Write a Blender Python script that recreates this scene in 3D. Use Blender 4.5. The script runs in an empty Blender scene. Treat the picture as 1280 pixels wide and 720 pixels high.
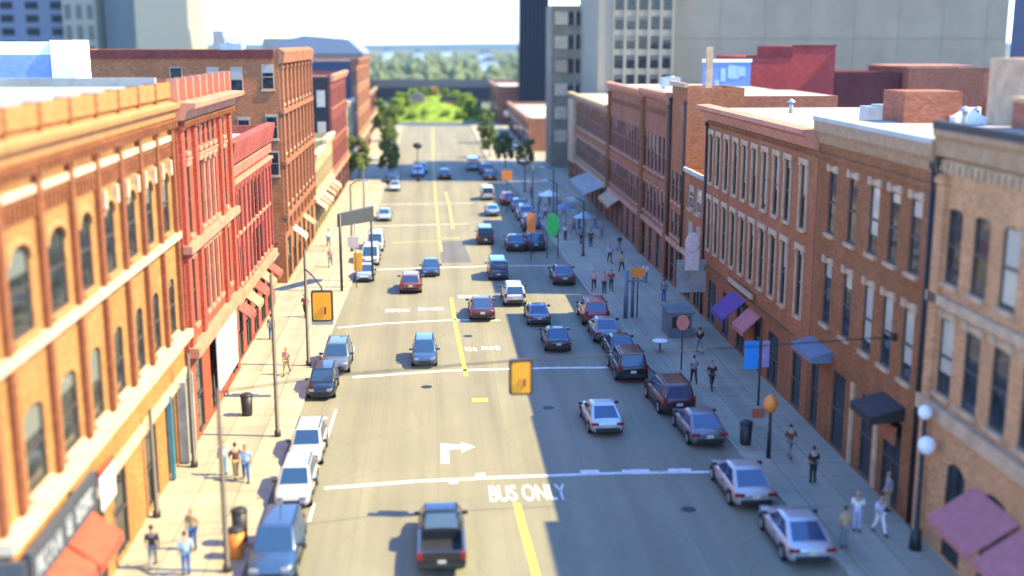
import bpy, bmesh, math, random
from mathutils import Vector, Matrix
random.seed(7)
PI = math.pi
S = bpy.context.scene
C = S.collection

# ------------------------------------------------------------------ mesh kit
class MB:
    def __init__(s): s.bm = bmesh.new()
    def face(s, vs, m=0, sm=False):
        try:
            f = s.bm.faces.new(vs); f.material_index = m; f.smooth = sm
            return f
        except ValueError:
            return None
    def quad(s, pts, m=0, sm=False):
        return s.face([s.bm.verts.new(p) for p in pts], m, sm)
    def box(s, x0, x1, y0, y1, z0, z1, m=0):
        if x0 > x1: x0, x1 = x1, x0
        if y0 > y1: y0, y1 = y1, y0
        if z0 > z1: z0, z1 = z1, z0
        v = [s.bm.verts.new(p) for p in ((x0,y0,z0),(x1,y0,z0),(x1,y1,z0),(x0,y1,z0),(x0,y0,z1),(x1,y0,z1),(x1,y1,z1),(x0,y1,z1))]
        for q in ((3,2,1,0),(4,5,6,7),(0,1,5,4),(1,2,6,5),(2,3,7,6),(3,0,4,7)):
            s.face([v[i] for i in q], m)
    def prism(s, poly, axis, c0, c1, m=0):
        # poly: points in the two other axes (order x,y,z without axis)
        def P(a, b, c):
            if axis == 'x': return (c, a, b)
            if axis == 'y': return (a, c, b)
            return (a, b, c)
        A = [s.bm.verts.new(P(a, b, c0)) for a, b in poly]
        B = [s.bm.verts.new(P(a, b, c1)) for a, b in poly]
        n = len(poly)
        s.face(A, m); s.face(B[::-1], m)
        for i in range(n):
            s.face([A[i], B[i], B[(i+1) % n], A[(i+1) % n]], m)
    def loft(s, rings, m=0, cap=True, sm=True, closed=True):
        R = [[s.bm.verts.new(p) for p in r] for r in rings]
        n = len(R[0])
        for a, b in zip(R, R[1:]):
            for i in range(n if closed else n-1):
                s.face([a[i], a[(i+1) % n], b[(i+1) % n], b[i]], m, sm)
        if cap:
            s.face(R[0][::-1], m); s.face(R[-1], m)
    def tube(s, pts, rads, seg=8, m=0, sm=True):
        pts = [Vector(p) for p in pts]
        if not hasattr(rads, '__len__'): rads = [rads]*len(pts)
        rings = []
        for i, p in enumerate(pts):
            d = (pts[min(i+1, len(pts)-1)] - pts[max(i-1, 0)]).normalized()
            a = Vector((0,0,1)) if abs(d.z) < .9 else Vector((1,0,0))
            u = d.cross(a).normalized(); w = d.cross(u).normalized()
            rings.append([p + (u*math.cos(t)+w*math.sin(t))*rads[i] for t in [2*PI*k/seg for k in range(seg)]])
        s.loft(rings, m, True, sm)
    def ball(s, c, rx, ry, rz, m=0, seg=10, rows=7):
        c = Vector(c); rings = []
        for j in range(rows+1):
            t = PI*(.04+.92*j/rows)
            rings.append([c + Vector((rx*math.sin(t)*math.cos(2*PI*k/seg), ry*math.sin(t)*math.sin(2*PI*k/seg), -rz*math.cos(t))) for k in range(seg)])
        s.loft(rings, m, True, True)
    def mesh(s, name, mats):
        bmesh.ops.recalc_face_normals(s.bm, faces=s.bm.faces)
        me = bpy.data.meshes.new(name); s.bm.to_mesh(me); s.bm.free()
        for k in mats: me.materials.append(k)
        return me
    def build(s, name, mats, parent=None, loc=(0,0,0)):
        if not isinstance(mats, (list, tuple)): mats = [mats]
        return inst(name, s.mesh(name, mats), parent, loc)

def inst(name, me, parent=None, loc=(0,0,0), rz=0):
    o = bpy.data.objects.new(name, me); C.objects.link(o)
    o.location = loc; o.rotation_euler = (0,0,rz)
    if parent: o.parent = parent
    return o
def tag(o, label, cat, group=None):
    o['label'] = label; o['category'] = cat
    if group: o['group'] = group
    return o
def thing(name, label, cat, loc=(0,0,0), rz=0, group=None):
    o = bpy.data.objects.new(name, None); C.objects.link(o)
    o.location = loc; o.rotation_euler = (0,0,rz); o.empty_display_size = .3
    return tag(o, label, cat, group)
def struct(o, kind='structure'):
    o['kind'] = kind; return o
def dup(root, loc, rz, label, group=None, scale=None):
    r = root.copy(); C.objects.link(r); r.location = loc; r.rotation_euler = (0,0,rz); r['label'] = label
    if group: r['group'] = group
    if scale: r.scale = scale
    for ch in root.children:
        c = ch.copy(); C.objects.link(c); c.parent = r
        for g in ch.children:
            d = g.copy(); C.objects.link(d); d.parent = c
    return r

# ------------------------------------------------------------------ materials
def mat(name):
    m = bpy.data.materials.new(name); m.use_nodes = True
    nt = m.node_tree
    return m, nt, nt.nodes['Principled BSDF']
def N(nt, t, **k):
    n = nt.nodes.new(t)
    for a, b in k.items(): setattr(n, a, b)
    return n
def mixc(nt, fac, a, b, mode='MIX'):
    n = N(nt, 'ShaderNodeMix', data_type='RGBA', blend_type=mode)
    for sock, v in ((n.inputs[0], fac), (n.inputs[6], a), (n.inputs[7], b)):
        if isinstance(v, (int, float)): sock.default_value = v
        elif isinstance(v, tuple): sock.default_value = (*v, 1)[:4]
        else: nt.links.new(v, sock)
    return n.outputs[2]
def noise(nt, vec, scale, detail=4, rough=.55):
    n = N(nt, 'ShaderNodeTexNoise'); n.inputs['Scale'].default_value = scale
    n.inputs['Detail'].default_value = detail; n.inputs['Roughness'].default_value = rough
    if vec is not None: nt.links.new(vec, n.inputs['Vector'])
    return n.outputs['Fac']
def ramp(nt, fac, a, b, lo=0, hi=1):
    n = N(nt, 'ShaderNodeMapRange'); n.inputs[1].default_value = a; n.inputs[2].default_value = b
    n.inputs[3].default_value = lo; n.inputs[4].default_value = hi
    nt.links.new(fac, n.inputs[0]); return n.outputs[0]
def plain(name, col, rough=.7, metal=0, var=.12, scale=3, coat=0, emit=None):
    m, nt, b = mat(name)
    tc = N(nt, 'ShaderNodeTexCoord')
    f = noise(nt, tc.outputs['Object'], scale)
    c = mixc(nt, ramp(nt, f, .3, .7), tuple(x*(1-var) for x in col), tuple(min(1, x*(1+var)) for x in col))
    nt.links.new(c, b.inputs['Base Color'])
    b.inputs['Roughness'].default_value = rough; b.inputs['Metallic'].default_value = metal
    if rough >= .8: b.inputs['Specular IOR Level'].default_value = .08
    if coat: b.inputs['Coat Weight'].default_value = coat; b.inputs['Coat Roughness'].default_value = .04
    if emit: b.inputs['Emission Color'].default_value = (*emit[0], 1); b.inputs['Emission Strength'].default_value = emit[1]
    return m
def brick(name, col, mortar=None, var=.3, stain=.35):
    m, nt, b = mat(name)
    tc = N(nt, 'ShaderNodeTexCoord'); sp = N(nt, 'ShaderNodeSeparateXYZ'); cb = N(nt, 'ShaderNodeCombineXYZ')
    nt.links.new(tc.outputs['Object'], sp.inputs[0])
    ad = N(nt, 'ShaderNodeMath', operation='ADD'); nt.links.new(sp.outputs[0], ad.inputs[0]); nt.links.new(sp.outputs[1], ad.inputs[1])
    nt.links.new(ad.outputs[0], cb.inputs[0]); nt.links.new(sp.outputs[2], cb.inputs[1])
    br = N(nt, 'ShaderNodeTexBrick')
    nt.links.new(cb.outputs[0], br.inputs['Vector'])
    br.inputs['Color1'].default_value = (*[x*(1-var) for x in col], 1)
    br.inputs['Color2'].default_value = (*[min(1, x*(1+var)) for x in col], 1)
    mo = mortar or tuple(x*.55+.05 for x in col)
    br.inputs['Mortar'].default_value = (*mo, 1)
    br.inputs['Scale'].default_value = 1; br.inputs['Mortar Size'].default_value = .012
    br.inputs['Brick Width'].default_value = .24; br.inputs['Row Height'].default_value = .085
    f1 = noise(nt, tc.outputs['Object'], .35, 5)
    c = mixc(nt, ramp(nt, f1, .35, .7, 0, .55), br.outputs['Color'], tuple(x*.6 for x in col))
    mp = N(nt, 'ShaderNodeMapping'); mp.inputs['Scale'].default_value = (1.3, 1.3, .12)
    nt.links.new(tc.outputs['Object'], mp.inputs[0])
    f2 = noise(nt, mp.outputs[0], 1.1, 5, .65)
    c = mixc(nt, ramp(nt, f2, .5, .75, 0, stain), c, tuple(x*.45 for x in col))
    f3 = noise(nt, tc.outputs['Object'], 2.2, 3)
    c = mixc(nt, ramp(nt, f3, .55, .75, 0, .35), c, tuple(min(1, x*1.35) for x in col))
    nt.links.new(c, b.inputs['Base Color']); b.inputs['Roughness'].default_value = .95; b.inputs['Specular IOR Level'].default_value = .06
    bp = N(nt, 'ShaderNodeBump'); bp.inputs['Strength'].default_value = .35; bp.inputs['Distance'].default_value = .02
    nt.links.new(br.outputs['Fac'], bp.inputs['Height']); bp.invert = True
    nt.links.new(bp.outputs[0], b.inputs['Normal'])
    return m
def glass(name, col=(.02,.027,.033), blind=(.32,.31,.27), amount=.6):
    m, nt, b = mat(name)
    tc = N(nt, 'ShaderNodeTexCoord'); sp = N(nt, 'ShaderNodeSeparateXYZ')
    nt.links.new(tc.outputs['Generated'], sp.inputs[0])
    oi = N(nt, 'ShaderNodeObjectInfo')
    ml = N(nt, 'ShaderNodeMath', operation='MULTIPLY'); ml.inputs[1].default_value = 7.31
    fr = N(nt, 'ShaderNodeMath', operation='FRACT')
    nt.links.new(oi.outputs['Random'], ml.inputs[0]); nt.links.new(ml.outputs[0], fr.inputs[0])
    gt = N(nt, 'ShaderNodeMath', operation='GREATER_THAN')
    nt.links.new(sp.outputs[2], gt.inputs[0])
    nt.links.new(ramp(nt, fr.outputs[0], 0, 1, 1-amount*.95, 1.25), gt.inputs[1])
    f = noise(nt, tc.outputs['Object'], 1.6, 3)
    base = mixc(nt, ramp(nt, f, .35, .65), tuple(x*.5 for x in col), tuple(x*1.9 for x in col))
    c = mixc(nt, gt.outputs[0], base, blind)
    nt.links.new(c, b.inputs['Base Color'])
    b.inputs['Roughness'].default_value = .06; b.inputs['IOR'].default_value = 1.5; b.inputs['Specular IOR Level'].default_value = .32
    bp = N(nt, 'ShaderNodeBump'); bp.inputs['Strength'].default_value = .04
    nt.links.new(noise(nt, tc.outputs['Object'], .9, 1), bp.inputs['Height']); nt.links.new(bp.outputs[0], b.inputs['Normal'])
    return m

M = {}
M['A'] = brick('orange_brick', (.46,.215,.07)); M['A_dark'] = brick('shade_brown_brick', (.30,.10,.04))  # brown brick has pilaster shade in it; dentils and piers share it
M['B'] = brick('red_brick', (.47,.10,.055), stain=.25); M['C'] = brick('rose_brick', (.38,.09,.07), stain=.25)
M['D'] = brick('rust_brick', (.40,.15,.06), stain=.2); M['E'] = plain('cream_render', (.40,.30,.17), .85)
M['F'] = brick('crimson_brick', (.24,.06,.05)); M['G'] = brick('copper_brick', (.36,.15,.08))
M['R1'] = brick('tan_brick', (.60,.30,.135), stain=.15); M['R2'] = brick('umber_brick', (.31,.12,.045), stain=.3)
M['R3'] = brick('brick_red', (.40,.145,.06), stain=.3); M['R4'] = brick('dusky_brick', (.36,.135,.075)); M['R5'] = brick('faded_brick', (.37,.17,.10))
M['red_wall'] = brick('red_painted_brick', (.34,.05,.045), stain=.2); M['orange_wall'] = brick('orange_side_brick', (.38,.13,.07), stain=.3)
M['maroon'] = brick('maroon_brick', (.13,.03,.03))
M['stone'] = plain('cream_stone', (.56,.42,.28), .85, var=.18, scale=1.5)
M['stone_pale'] = plain('buff_stone', (.46,.31,.19), .85, var=.2, scale=1.5)
M['stone_rose'] = plain('rose_stone', (.48,.22,.14), .85, var=.2, scale=1.5)
M['grey_stone'] = plain('grey_stone', (.30,.29,.27), .85, var=.2, scale=1.2)
M['brown'] = plain('brown_cornice_paint', (.34,.20,.10), .7, var=.25)
M['roof_pale'] = plain('pale_roof_membrane', (.25,.28,.24), .85, var=.16, scale=.5)
M['roof_white'] = plain('white_roof_membrane', (.40,.40,.35), .85, var=.14, scale=.5)
M['roof_grey'] = plain('grey_roofing', (.16,.17,.18), .85, var=.25, scale=.6)
M['frame'] = plain('dark_window_paint', (.06,.05,.045), .5); M['frame_pale'] = plain('pale_window_paint', (.45,.40,.33), .5)
M['glass'] = glass('window_glass'); M['glass_pale'] = glass('window_glass_blinds', blind=(.42,.39,.31), amount=1.0)
M['glass_shop'] = glass('shop_glass', (.018,.02,.022), (.05,.05,.05), .1)
M['black'] = plain('black_metal', (.018,.018,.02), .5); M['pole'] = plain('bronze_pole', (.06,.05,.045), .5, .3)
M['steel'] = plain('galvanised_steel', (.34,.36,.38), .45, .5); M['bluegrey'] = plain('blue_grey_paint', (.12,.16,.22), .5)
M['signal'] = plain('signal_yellow', (.82,.36,.012), .45, var=.08); M['signal_dark'] = plain('signal_edge', (.05,.03,.015), .5)
M['orange'] = plain('orange_plastic', (.80,.23,.03), .5); M['green'] = plain('bright_green_vinyl', (.04,.55,.10), .5)
M['salmon'] = plain('salmon_cloth', (.62,.20,.15), .8); M['purple'] = plain('purple_canvas', (.12,.06,.20), .8)
M['pink_awning'] = plain('dusty_pink_canvas', (.40,.15,.15), .85); M['red_awning'] = plain('red_canvas', (.52,.085,.05), .8)
M['blue_banner'] = plain('sky_blue_cloth', (.04,.28,.70), .8); M['white'] = plain('white_paint', (.75,.75,.73), .6, var=.06)
M['sign_grey'] = plain('charcoal_sign_board', (.055,.06,.07), .6); M['lettering'] = plain('pale_lettering', (.42,.43,.43), .6)
M['pinkwhite'] = plain('pink_white_panel', (.62,.48,.44), .6); M['teal'] = plain('teal_paint', (.04,.20,.26), .5)
M['globe'] = plain('white_globe_glass', (.75,.76,.78), .25)
M['tyre'] = plain('tyre_rubber', (.015,.015,.016), .85); M['rim'] = plain('alloy_rim', (.38,.39,.40), .35, .7)
M['trim'] = plain('black_plastic_trim', (.014,.014,.016), .6); M['carglass'] = None
m, nt, b = mat('car_glass'); b.inputs['Base Color'].default_value = (.02,.05,.11,1); b.inputs['Roughness'].default_value = .04
b.inputs['Specular IOR Level'].default_value = .8; M['carglass'] = m
M['headlamp'] = plain('headlamp_lens', (.30,.31,.32), .15, .2); M['taillamp'] = plain('tail_lamp_red', (.24,.012,.012), .2)
M['plate'] = plain('number_plate', (.55,.50,.38), .5)
M['bark'] = plain('bark', (.08,.06,.045), .9, var=.3, scale=8)
def paint(n, c, metal=.3): return plain(n, c, .32, metal, .05, 1.5, coat=.8)
M['p_white'] = paint('white_car_paint', (.38,.39,.40), 0); M['p_black'] = paint('black_car_paint', (.012,.013,.016))
M['p_silver'] = paint('silver_car_paint', (.46,.47,.49), .5); M['p_grey'] = paint('grey_car_paint', (.13,.14,.16), .4)
M['p_slate'] = paint('slate_blue_car_paint', (.035,.075,.15), .3); M['p_graphite'] = paint('graphite_car_paint', (.045,.05,.055), .3); M['p_navy'] = paint('navy_car_paint', (.02,.035,.08), .3)
M['p_red'] = paint('red_car_paint', (.30,.02,.03), .2); M['p_maroon'] = paint('maroon_car_paint', (.07,.02,.022), .3)
M['p_sky'] = paint('pale_blue_car_paint', (.22,.36,.50), .3); M['p_brown'] = paint('copper_car_paint', (.22,.06,.035), .3)
M['p_champ'] = paint('champagne_car_paint', (.42,.37,.35), .4)

def worn(name, col, under=(.19,.172,.12)):
    m, nt, b = mat(name); tc = N(nt, 'ShaderNodeTexCoord')
    f = noise(nt, tc.outputs['Object'], 2.2, 6, .75); g = noise(nt, tc.outputs['Object'], 14, 3, .7)
    c = mixc(nt, ramp(nt, f, .48, .66, 0, .85), col, under); c = mixc(nt, ramp(nt, g, .5, .7, 0, .5), c, under)
    nt.links.new(c, b.inputs['Base Color']); b.inputs['Roughness'].default_value = .75
    return m
def asphalt(name, lo, hi, joint=False):
    m, nt, b = mat(name)
    tc = N(nt, 'ShaderNodeTexCoord')
    f0 = noise(nt, tc.outputs['Object'], 22, 3, .7)
    f1 = noise(nt, tc.outputs['Object'], .18, 5)
    mp = N(nt, 'ShaderNodeMapping'); mp.inputs['Scale'].default_value = (1, .03, 1)
    nt.links.new(tc.outputs['Object'], mp.inputs[0])
    f2 = noise(nt, mp.outputs[0], .75, 5, .6)
    c = mixc(nt, ramp(nt, f1, .3, .7), lo, hi)
    c = mixc(nt, ramp(nt, f2, .47, .68, 0, .55), c, tuple(x*.62 for x in lo))
    c = mixc(nt, ramp(nt, f2, .3, .42, .45, 0), c, tuple(min(1, x*1.22) for x in hi))
    f4 = noise(nt, tc.outputs['Object'], .9, 6, .7)
    c = mixc(nt, ramp(nt, f4, .60, .72, 0, .45), c, tuple(x*.6 for x in lo))
    c = mixc(nt, ramp(nt, f0, .35, .7, 0, .3), c, tuple(x*.75 for x in lo))
    if not joint:
        nz = N(nt, 'ShaderNodeTexNoise'); nz.inputs['Scale'].default_value = .6; nz.inputs['Detail'].default_value = 5; nt.links.new(tc.outputs['Object'], nz.inputs['Vector'])
        va = N(nt, 'ShaderNodeVectorMath', operation='MULTIPLY_ADD'); va.inputs[1].default_value = (1.6,1.6,0); nt.links.new(nz.outputs['Color'], va.inputs[0]); nt.links.new(tc.outputs['Object'], va.inputs[2])
        vo = N(nt, 'ShaderNodeTexVoronoi', feature='DISTANCE_TO_EDGE'); vo.inputs['Scale'].default_value = .16; nt.links.new(va.outputs[0], vo.inputs['Vector'])
        c = mixc(nt, ramp(nt, vo.outputs['Distance'], .004, .012, .18, 0), c, tuple(x*.45 for x in lo))
        sx = N(nt, 'ShaderNodeSeparateXYZ'); nt.links.new(tc.outputs['Object'], sx.inputs[0])
        wv = N(nt, 'ShaderNodeMath', operation='PINGPONG'); wv.inputs[1].default_value = 1.75; nt.links.new(sx.outputs[0], wv.inputs[0])
        c = mixc(nt, ramp(nt, wv.outputs[0], .0, .05, .3, 0), c, tuple(x*.55 for x in lo))
        c = mixc(nt, ramp(nt, wv.outputs[0], 1.15, 1.7, 0, .22), c, tuple(x*.62 for x in lo))
    if joint:
        br = N(nt, 'ShaderNodeTexBrick'); br.offset = 0
        br.inputs['Scale'].default_value = 1; br.inputs['Brick Width'].default_value = 1.8; br.inputs['Row Height'].default_value = 1.8
        br.inputs['Mortar Size'].default_value = .03; br.inputs['Mortar Smooth'].default_value = .3
        br.inputs['Color1'].default_value = (1,1,1,1); br.inputs['Color2'].default_value = (.86,.85,.84,1); br.inputs['Mortar'].default_value = (.5,.48,.45,1)
        nt.links.new(tc.outputs['Object'], br.inputs['Vector'])
        c = mixc(nt, 1.0, c, br.outputs['Color'], 'MULTIPLY')
    nt.links.new(c, b.inputs['Base Color']); b.inputs['Roughness'].default_value = .88
    bp = N(nt, 'ShaderNodeBump'); bp.inputs['Strength'].default_value = .2; bp.inputs['Distance'].default_value = .02
    nt.links.new(f0, bp.inputs['Height']); nt.links.new(bp.outputs[0], b.inputs['Normal'])
    return m
M['road'] = asphalt('worn_asphalt', (.190,.172,.116), (.230,.209,.138))
M['road_shade'] = asphalt('shadow_tone_asphalt', (.10,.10,.10), (.13,.13,.125))  # darker asphalt tone standing in for shadow on the road
M['walk'] = asphalt('sidewalk_concrete', (.33,.29,.205), (.41,.36,.26), True)
M['kerb'] = plain('kerb_concrete', (.34,.31,.26), .9, var=.2)
M['line_white'] = worn('road_paint_white', (.66,.65,.62))
M['line_yellow'] = worn('road_paint_yellow', (.70,.54,.05))
M['ground'] = plain('ground_earth', (.10,.11,.06), .95, var=.35, scale=.01)
M['grass'] = plain('mown_grass', (.15,.22,.03), .95, var=.6, scale=.5)

# ------------------------------------------------------------------ setting: ground, road, sidewalks
def sheet(name, pts, z, m):
    mb = MB(); mb.quad([(x, y, z) for x, y in pts]); o = mb.build(name, m); return struct(o)
sheet('ground', [(-9000,-60),(9000,-60),(9000,9500),(-9000,9500)], -.06, M['ground'])
KL = [(-7.5,8),(-7.5,70),(-7.0,98),(-6.9,150),(-7.0,287)]
KR = [(15.9,8),(15.9,35),(15.2,48),(14.8,56),(14.2,63),(13.3,69),(12.8,82),(12.2,97),(11.6,150),(9.2,200),(8.9,287)]
mb = MB()
mb.face([mb.bm.verts.new((x,y,0)) for x,y in KL[::-1]] + [mb.bm.verts.new((x,y,0)) for x,y in KR])
struct(mb.build('road', M['road']))
sheet('cross_road', [(-120,287),(120,287),(120,299),(-120,299)], 0.0, M['road'])
def walk(name, kerb, xo, m=M['walk']):
    mb = MB()
    ins = .16 if xo > 0 else -.16
    poly = [(x+ins,y) for x,y in kerb]
    if xo < 0: pl = poly + [(xo, kerb[-1][1]), (xo, kerb[0][1])]
    else: pl = poly + [(xo, kerb[-1][1]), (xo, kerb[0][1])]
    mb.prism(pl, 'z', -.05, .13, 0)
    for (x0,y0),(x1,y1) in zip(kerb, kerb[1:]):
        mb.prism([(x0,y0),(x1,y1),(x1+ins,y1),(x0+ins,y0)], 'z', -.05, .134, 1)
    return struct(mb.build(name, [m, M['kerb']]))
walk('sidewalk_left', KL, -30)
walk('sidewalk_right', KR, 34)

# painted markings (thin sheets above the road)
def strip(mb, pts, w, z=.006, axis='x', m=0):
    for (x0,y0),(x1,y1) in zip(pts, pts[1:]):
        d = Vector((x1-x0, y1-y0)).normalized(); n = Vector((-d.y, d.x))*w/2
        mb.quad([(x0+n.x,y0+n.y,z),(x0-n.x,y0-n.y,z),(x1-n.x,y1-n.y,z),(x1+n.x,y1+n.y,z)], m)
mb = MB()
strip(mb, [(-5.2,50.75),(-1,51.35),(3.5,51.6),(8.4,51.75),(13.8,51.6)], .30)
for x, y, w, h in ((.7,51.1,.4,.4),(2.0,51.9,.45,.5),(7.2,52.0,.9,.5),(9.4,51.98,1.3,.35),(11.5,51.95,1.1,.4)):
    mb.quad([(x-w/2,y-h/2,.009),(x+w/2,y-h/2,.009),(x+w/2,y+h/2,.009),(x-w/2,y+h/2,.009)])
strip(mb, [(-5.1,68.8),(.7,69.9),(7.2,70.1),(13.0,69.8)], .40)
strip(mb, [(-7.0,81.5),(-3.8,82.6),(1.5,83.4),(4.7,83.0)], .34)
rw = random.Random(5)
for x0, x1, y in ((-3.8,-2.0,86.75),(-1.3,.4,87.15),(1.8,3.6,91.4),(1.9,2.7,75.05),(3.0,4.4,75.2)):
    x = x0
    while x < x1-.1:
        w = .16+.12*rw.random(); h = .35+.25*rw.random(); mb.quad([(x,y-h,.006),(x+w,y-h,.006),(x+w,y+h*rw.random(),.006),(x,y+h,.006)]); x += w+.09
strip(mb, [(-6.9,103),(6,104.2),(12,104.0)], .3); strip(mb, [(-6.8,128.5),(4,129.5)], .28); strip(mb, [(-6.8,146),(5,146.6)], .28)
strip(mb, [(-7.1,60.1),(-6.0,61.1)], .35); strip(mb, [(-6.9,59.0),(-5.9,60.0)], .3); strip(mb, [(-5.75,53.5),(-5.6,62.5)], .14)
for k in range(3): strip(mb, [(-5.5,47+k*27),(-5.5,49+k*27)], .12)
# turn arrow
mb.quad([(.15,53.6,.006),(.55,53.6,.006),(.55,55.6,.006),(.15,55.6,.006)])
mb.quad([(.15,55.6,.006),(1.3,55.6,.006),(1.3,56.1,.006),(.15,56.5,.006)])
mb.face([mb.bm.verts.new(p) for p in ((1.2,55.1,.0075),(1.9,55.85,.0075),(1.2,56.6,.0075))])
struct(mb.build('road_markings_white', M['line_white']))
mb = MB()
strip(mb, [(3.95,38),(3.7,41.2),(3.45,48.4)], .30); strip(mb, [(1.8,68.6),(1.45,80),(1.25,91)], .26)
strip(mb, [(2.0,63.7),(2.9,63.7)], .6)
struct(mb.build('road_markings_yellow', M['line_yellow']))
mb = MB()
strip(mb, [(.62,112),(.5,119),(.2,150),(-.1,195),(-.1,284)], .3); strip(mb, [(2.0,126),(1.9,142),(1.6,158)], .35)
strip(mb, [(-4.4,117.2),(.3,118.4)], .35); strip(mb, [(.4,119.6),(2.6,119.9)], .5); strip(mb, [(-6.2,100.3),(-5.0,100.3)], .4); strip(mb, [(-6.6,76.5),(-5.6,76.5)], .8)
struct(mb.build('road_markings_faded', worn('road_paint_yellow_worn', (.42,.33,.10))))
sheet('painted_road_shadow', [(.6,106),(3.4,106),(2.9,118),(.5,118)], .0035, M['road_shade'])  # shadow band across the road, painted as a darker sheet
cu = bpy.data.curves.new('road_lettering', 'FONT'); cu.body = 'BUS ONLY'; cu.size = 1.0; cu.align_x = 'LEFT'; cu.offset = .012
to = bpy.data.objects.new('tmp', cu); C.objects.link(to)
bpy.context.view_layer.update()
me = bpy.data.meshes.new_from_object(to.evaluated_get(bpy.context.evaluated_depsgraph_get()))
bpy.data.objects.remove(to)
xs = [v.co.x for v in me.vertices]; ys = [v.co.y for v in me.vertices]
for v in me.vertices:
    v.co.x = (v.co.x-min(xs))/(max(xs)-min(xs))*3.5; v.co.y = (v.co.y-min(ys))/(max(ys)-min(ys))*1.9; v.co.z = 0
me.materials.clear(); me.materials.append(M['line_white'])
struct(inst('road_lettering', me, None, (2.3,48.65,.008)))
mb = MB()
for x, y in ((10.9,47.2),(-.6,66.5),(6.2,62.0),(2.2,78.5)):
    mb.prism([(x+.34*math.cos(t*PI/8), y+.34*math.sin(t*PI/8)) for t in range(16)], 'z', -.02, .004)
struct(mb.build('manhole_covers', M['trim']))

# ------------------------------------------------------------------ buildings
WIN = {}
def win_mesh(s, w, h, arch, style, frame, glassm, stone):
    key = (s, round(w,2), round(h,2), arch, style, frame, glassm, stone)
    if key in WIN: return WIN[key]
    X = lambda d0, d1: (s*d0, s*d1)
    t = .09
    f = MB()
    f.box(*X(-.16,-.04), -w/2, -w/2+t, 0, h); f.box(*X(-.16,-.04), w/2-t, w/2, 0, h)
    f.box(*X(-.16,-.04), -w/2+t, w/2-t, 0, t); f.box(*X(-.16,-.04), -w/2+t, w/2-t, h-t, h)
    f.box(*X(-.15,-.03), -w/2+t, w/2-t, h*.5-.05, h*.5+.05)
    if w > 1.9:
        for k in range(1, int(w/1.0)): f.box(*X(-.15,-.05), -w/2+k*w/int(w/1.0)-.05, -w/2+k*w/int(w/1.0)+.05, t, h*.5-.05)
    p = MB(); p.box(*X(-.13,-.10), -w/2+.02, w/2-.02, .02, h-.02)
    r = {'frame': f.mesh('window', [M[frame]]), 'pane': p.mesh('pane', [M[glassm]])}
    if style != 'shop':
        q = MB(); q.box(*X(-.1,.14), -w/2-.12, w/2+.12, -.2, -.004); r['sill'] = q.mesh('sill', [M[stone]])
    if style == 'hood':
        q = MB()
        if arch:
            q2 = [(-w/2-.17, h-arch-.1)] + [(-(w/2+.17)*math.cos(k*PI/10), h-arch+(arch+.2)*math.sin(k*PI/10)) for k in range(11)] + [(w/2+.17, h-arch-.1), (w/2-.0, h-arch-.1)]
            inn = [(w/2*math.cos(k*PI/10)*1.0, h-arch+(arch)*math.sin(k*PI/10)) for k in range(11)] + [(-w/2, h-arch-.1)]
            outer = [(-(w/2+.18)*math.cos(k*PI/10), h-arch+(arch+.2)*math.sin(k*PI/10)) for k in range(11)]
            inner = [(-(w/2+.005)*math.cos(k*PI/10), h-arch+(arch+.005)*math.sin(k*PI/10)) for k in range(11)]
            for a in range(10):
                q.prism([outer[a], outer[a+1], inner[a+1], inner[a]], 'x', s*.003, s*.11)
        else:
            q.box(*X(.003,.12), -w/2-.14, w/2+.14, h+.004, h+.3); q.box(*X(.003,.17), -w/2-.2, w/2+.2, h+.3, h+.38)
        r['lintel'] = q.mesh('lintel', [M[stone]])
    if style == 'blocks':   # stone blocks at the lintel ends
        q = MB()
        for sg in (-1, 1): q.box(*X(.003,.09), sg*(w/2+.02)-.22, sg*(w/2+.02)+.22, h-.02, h+.34)
        q.box(*X(.003,.05), -w/2+.24, w/2-.24, h+.006, h+.26)
        r['lintel'] = q.mesh('lintel', [M[stone]])
    if style == 'surround':
        q = MB()
        for sg in (-1, 1):
            q.box(*X(.003,.1), sg*(w/2+.005), sg*(w/2+.2), -.18, h+.003)
        q.box(*X(.003,.13), -w/2-.3, w/2+.3, h+.005, h+.32)
        for sg in (-1, 1): q.box(*X(.003,.16), sg*(w/2+.12)-.14, sg*(w/2+.12)+.14, h-.1, h+.002)
        r['lintel'] = q.mesh('surround', [M[stone]])
    WIN[key] = r
    return r
def add_window(root, s, u, v, w, h, arch=0, style='hood', frame='frame', g='glass', stone='stone', name='window'):
    r = win_mesh(s, w, h, arch, style, frame, g, stone)
    o = inst(name, r['frame'], root, (0, u, v))
    inst('pane', r['pane'], o)
    if 'sill' in r: inst('sill', r['sill'], o)
    if 'lintel' in r: inst('surround' if style == 'surround' else 'lintel', r['lintel'], o)
    return o
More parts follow.
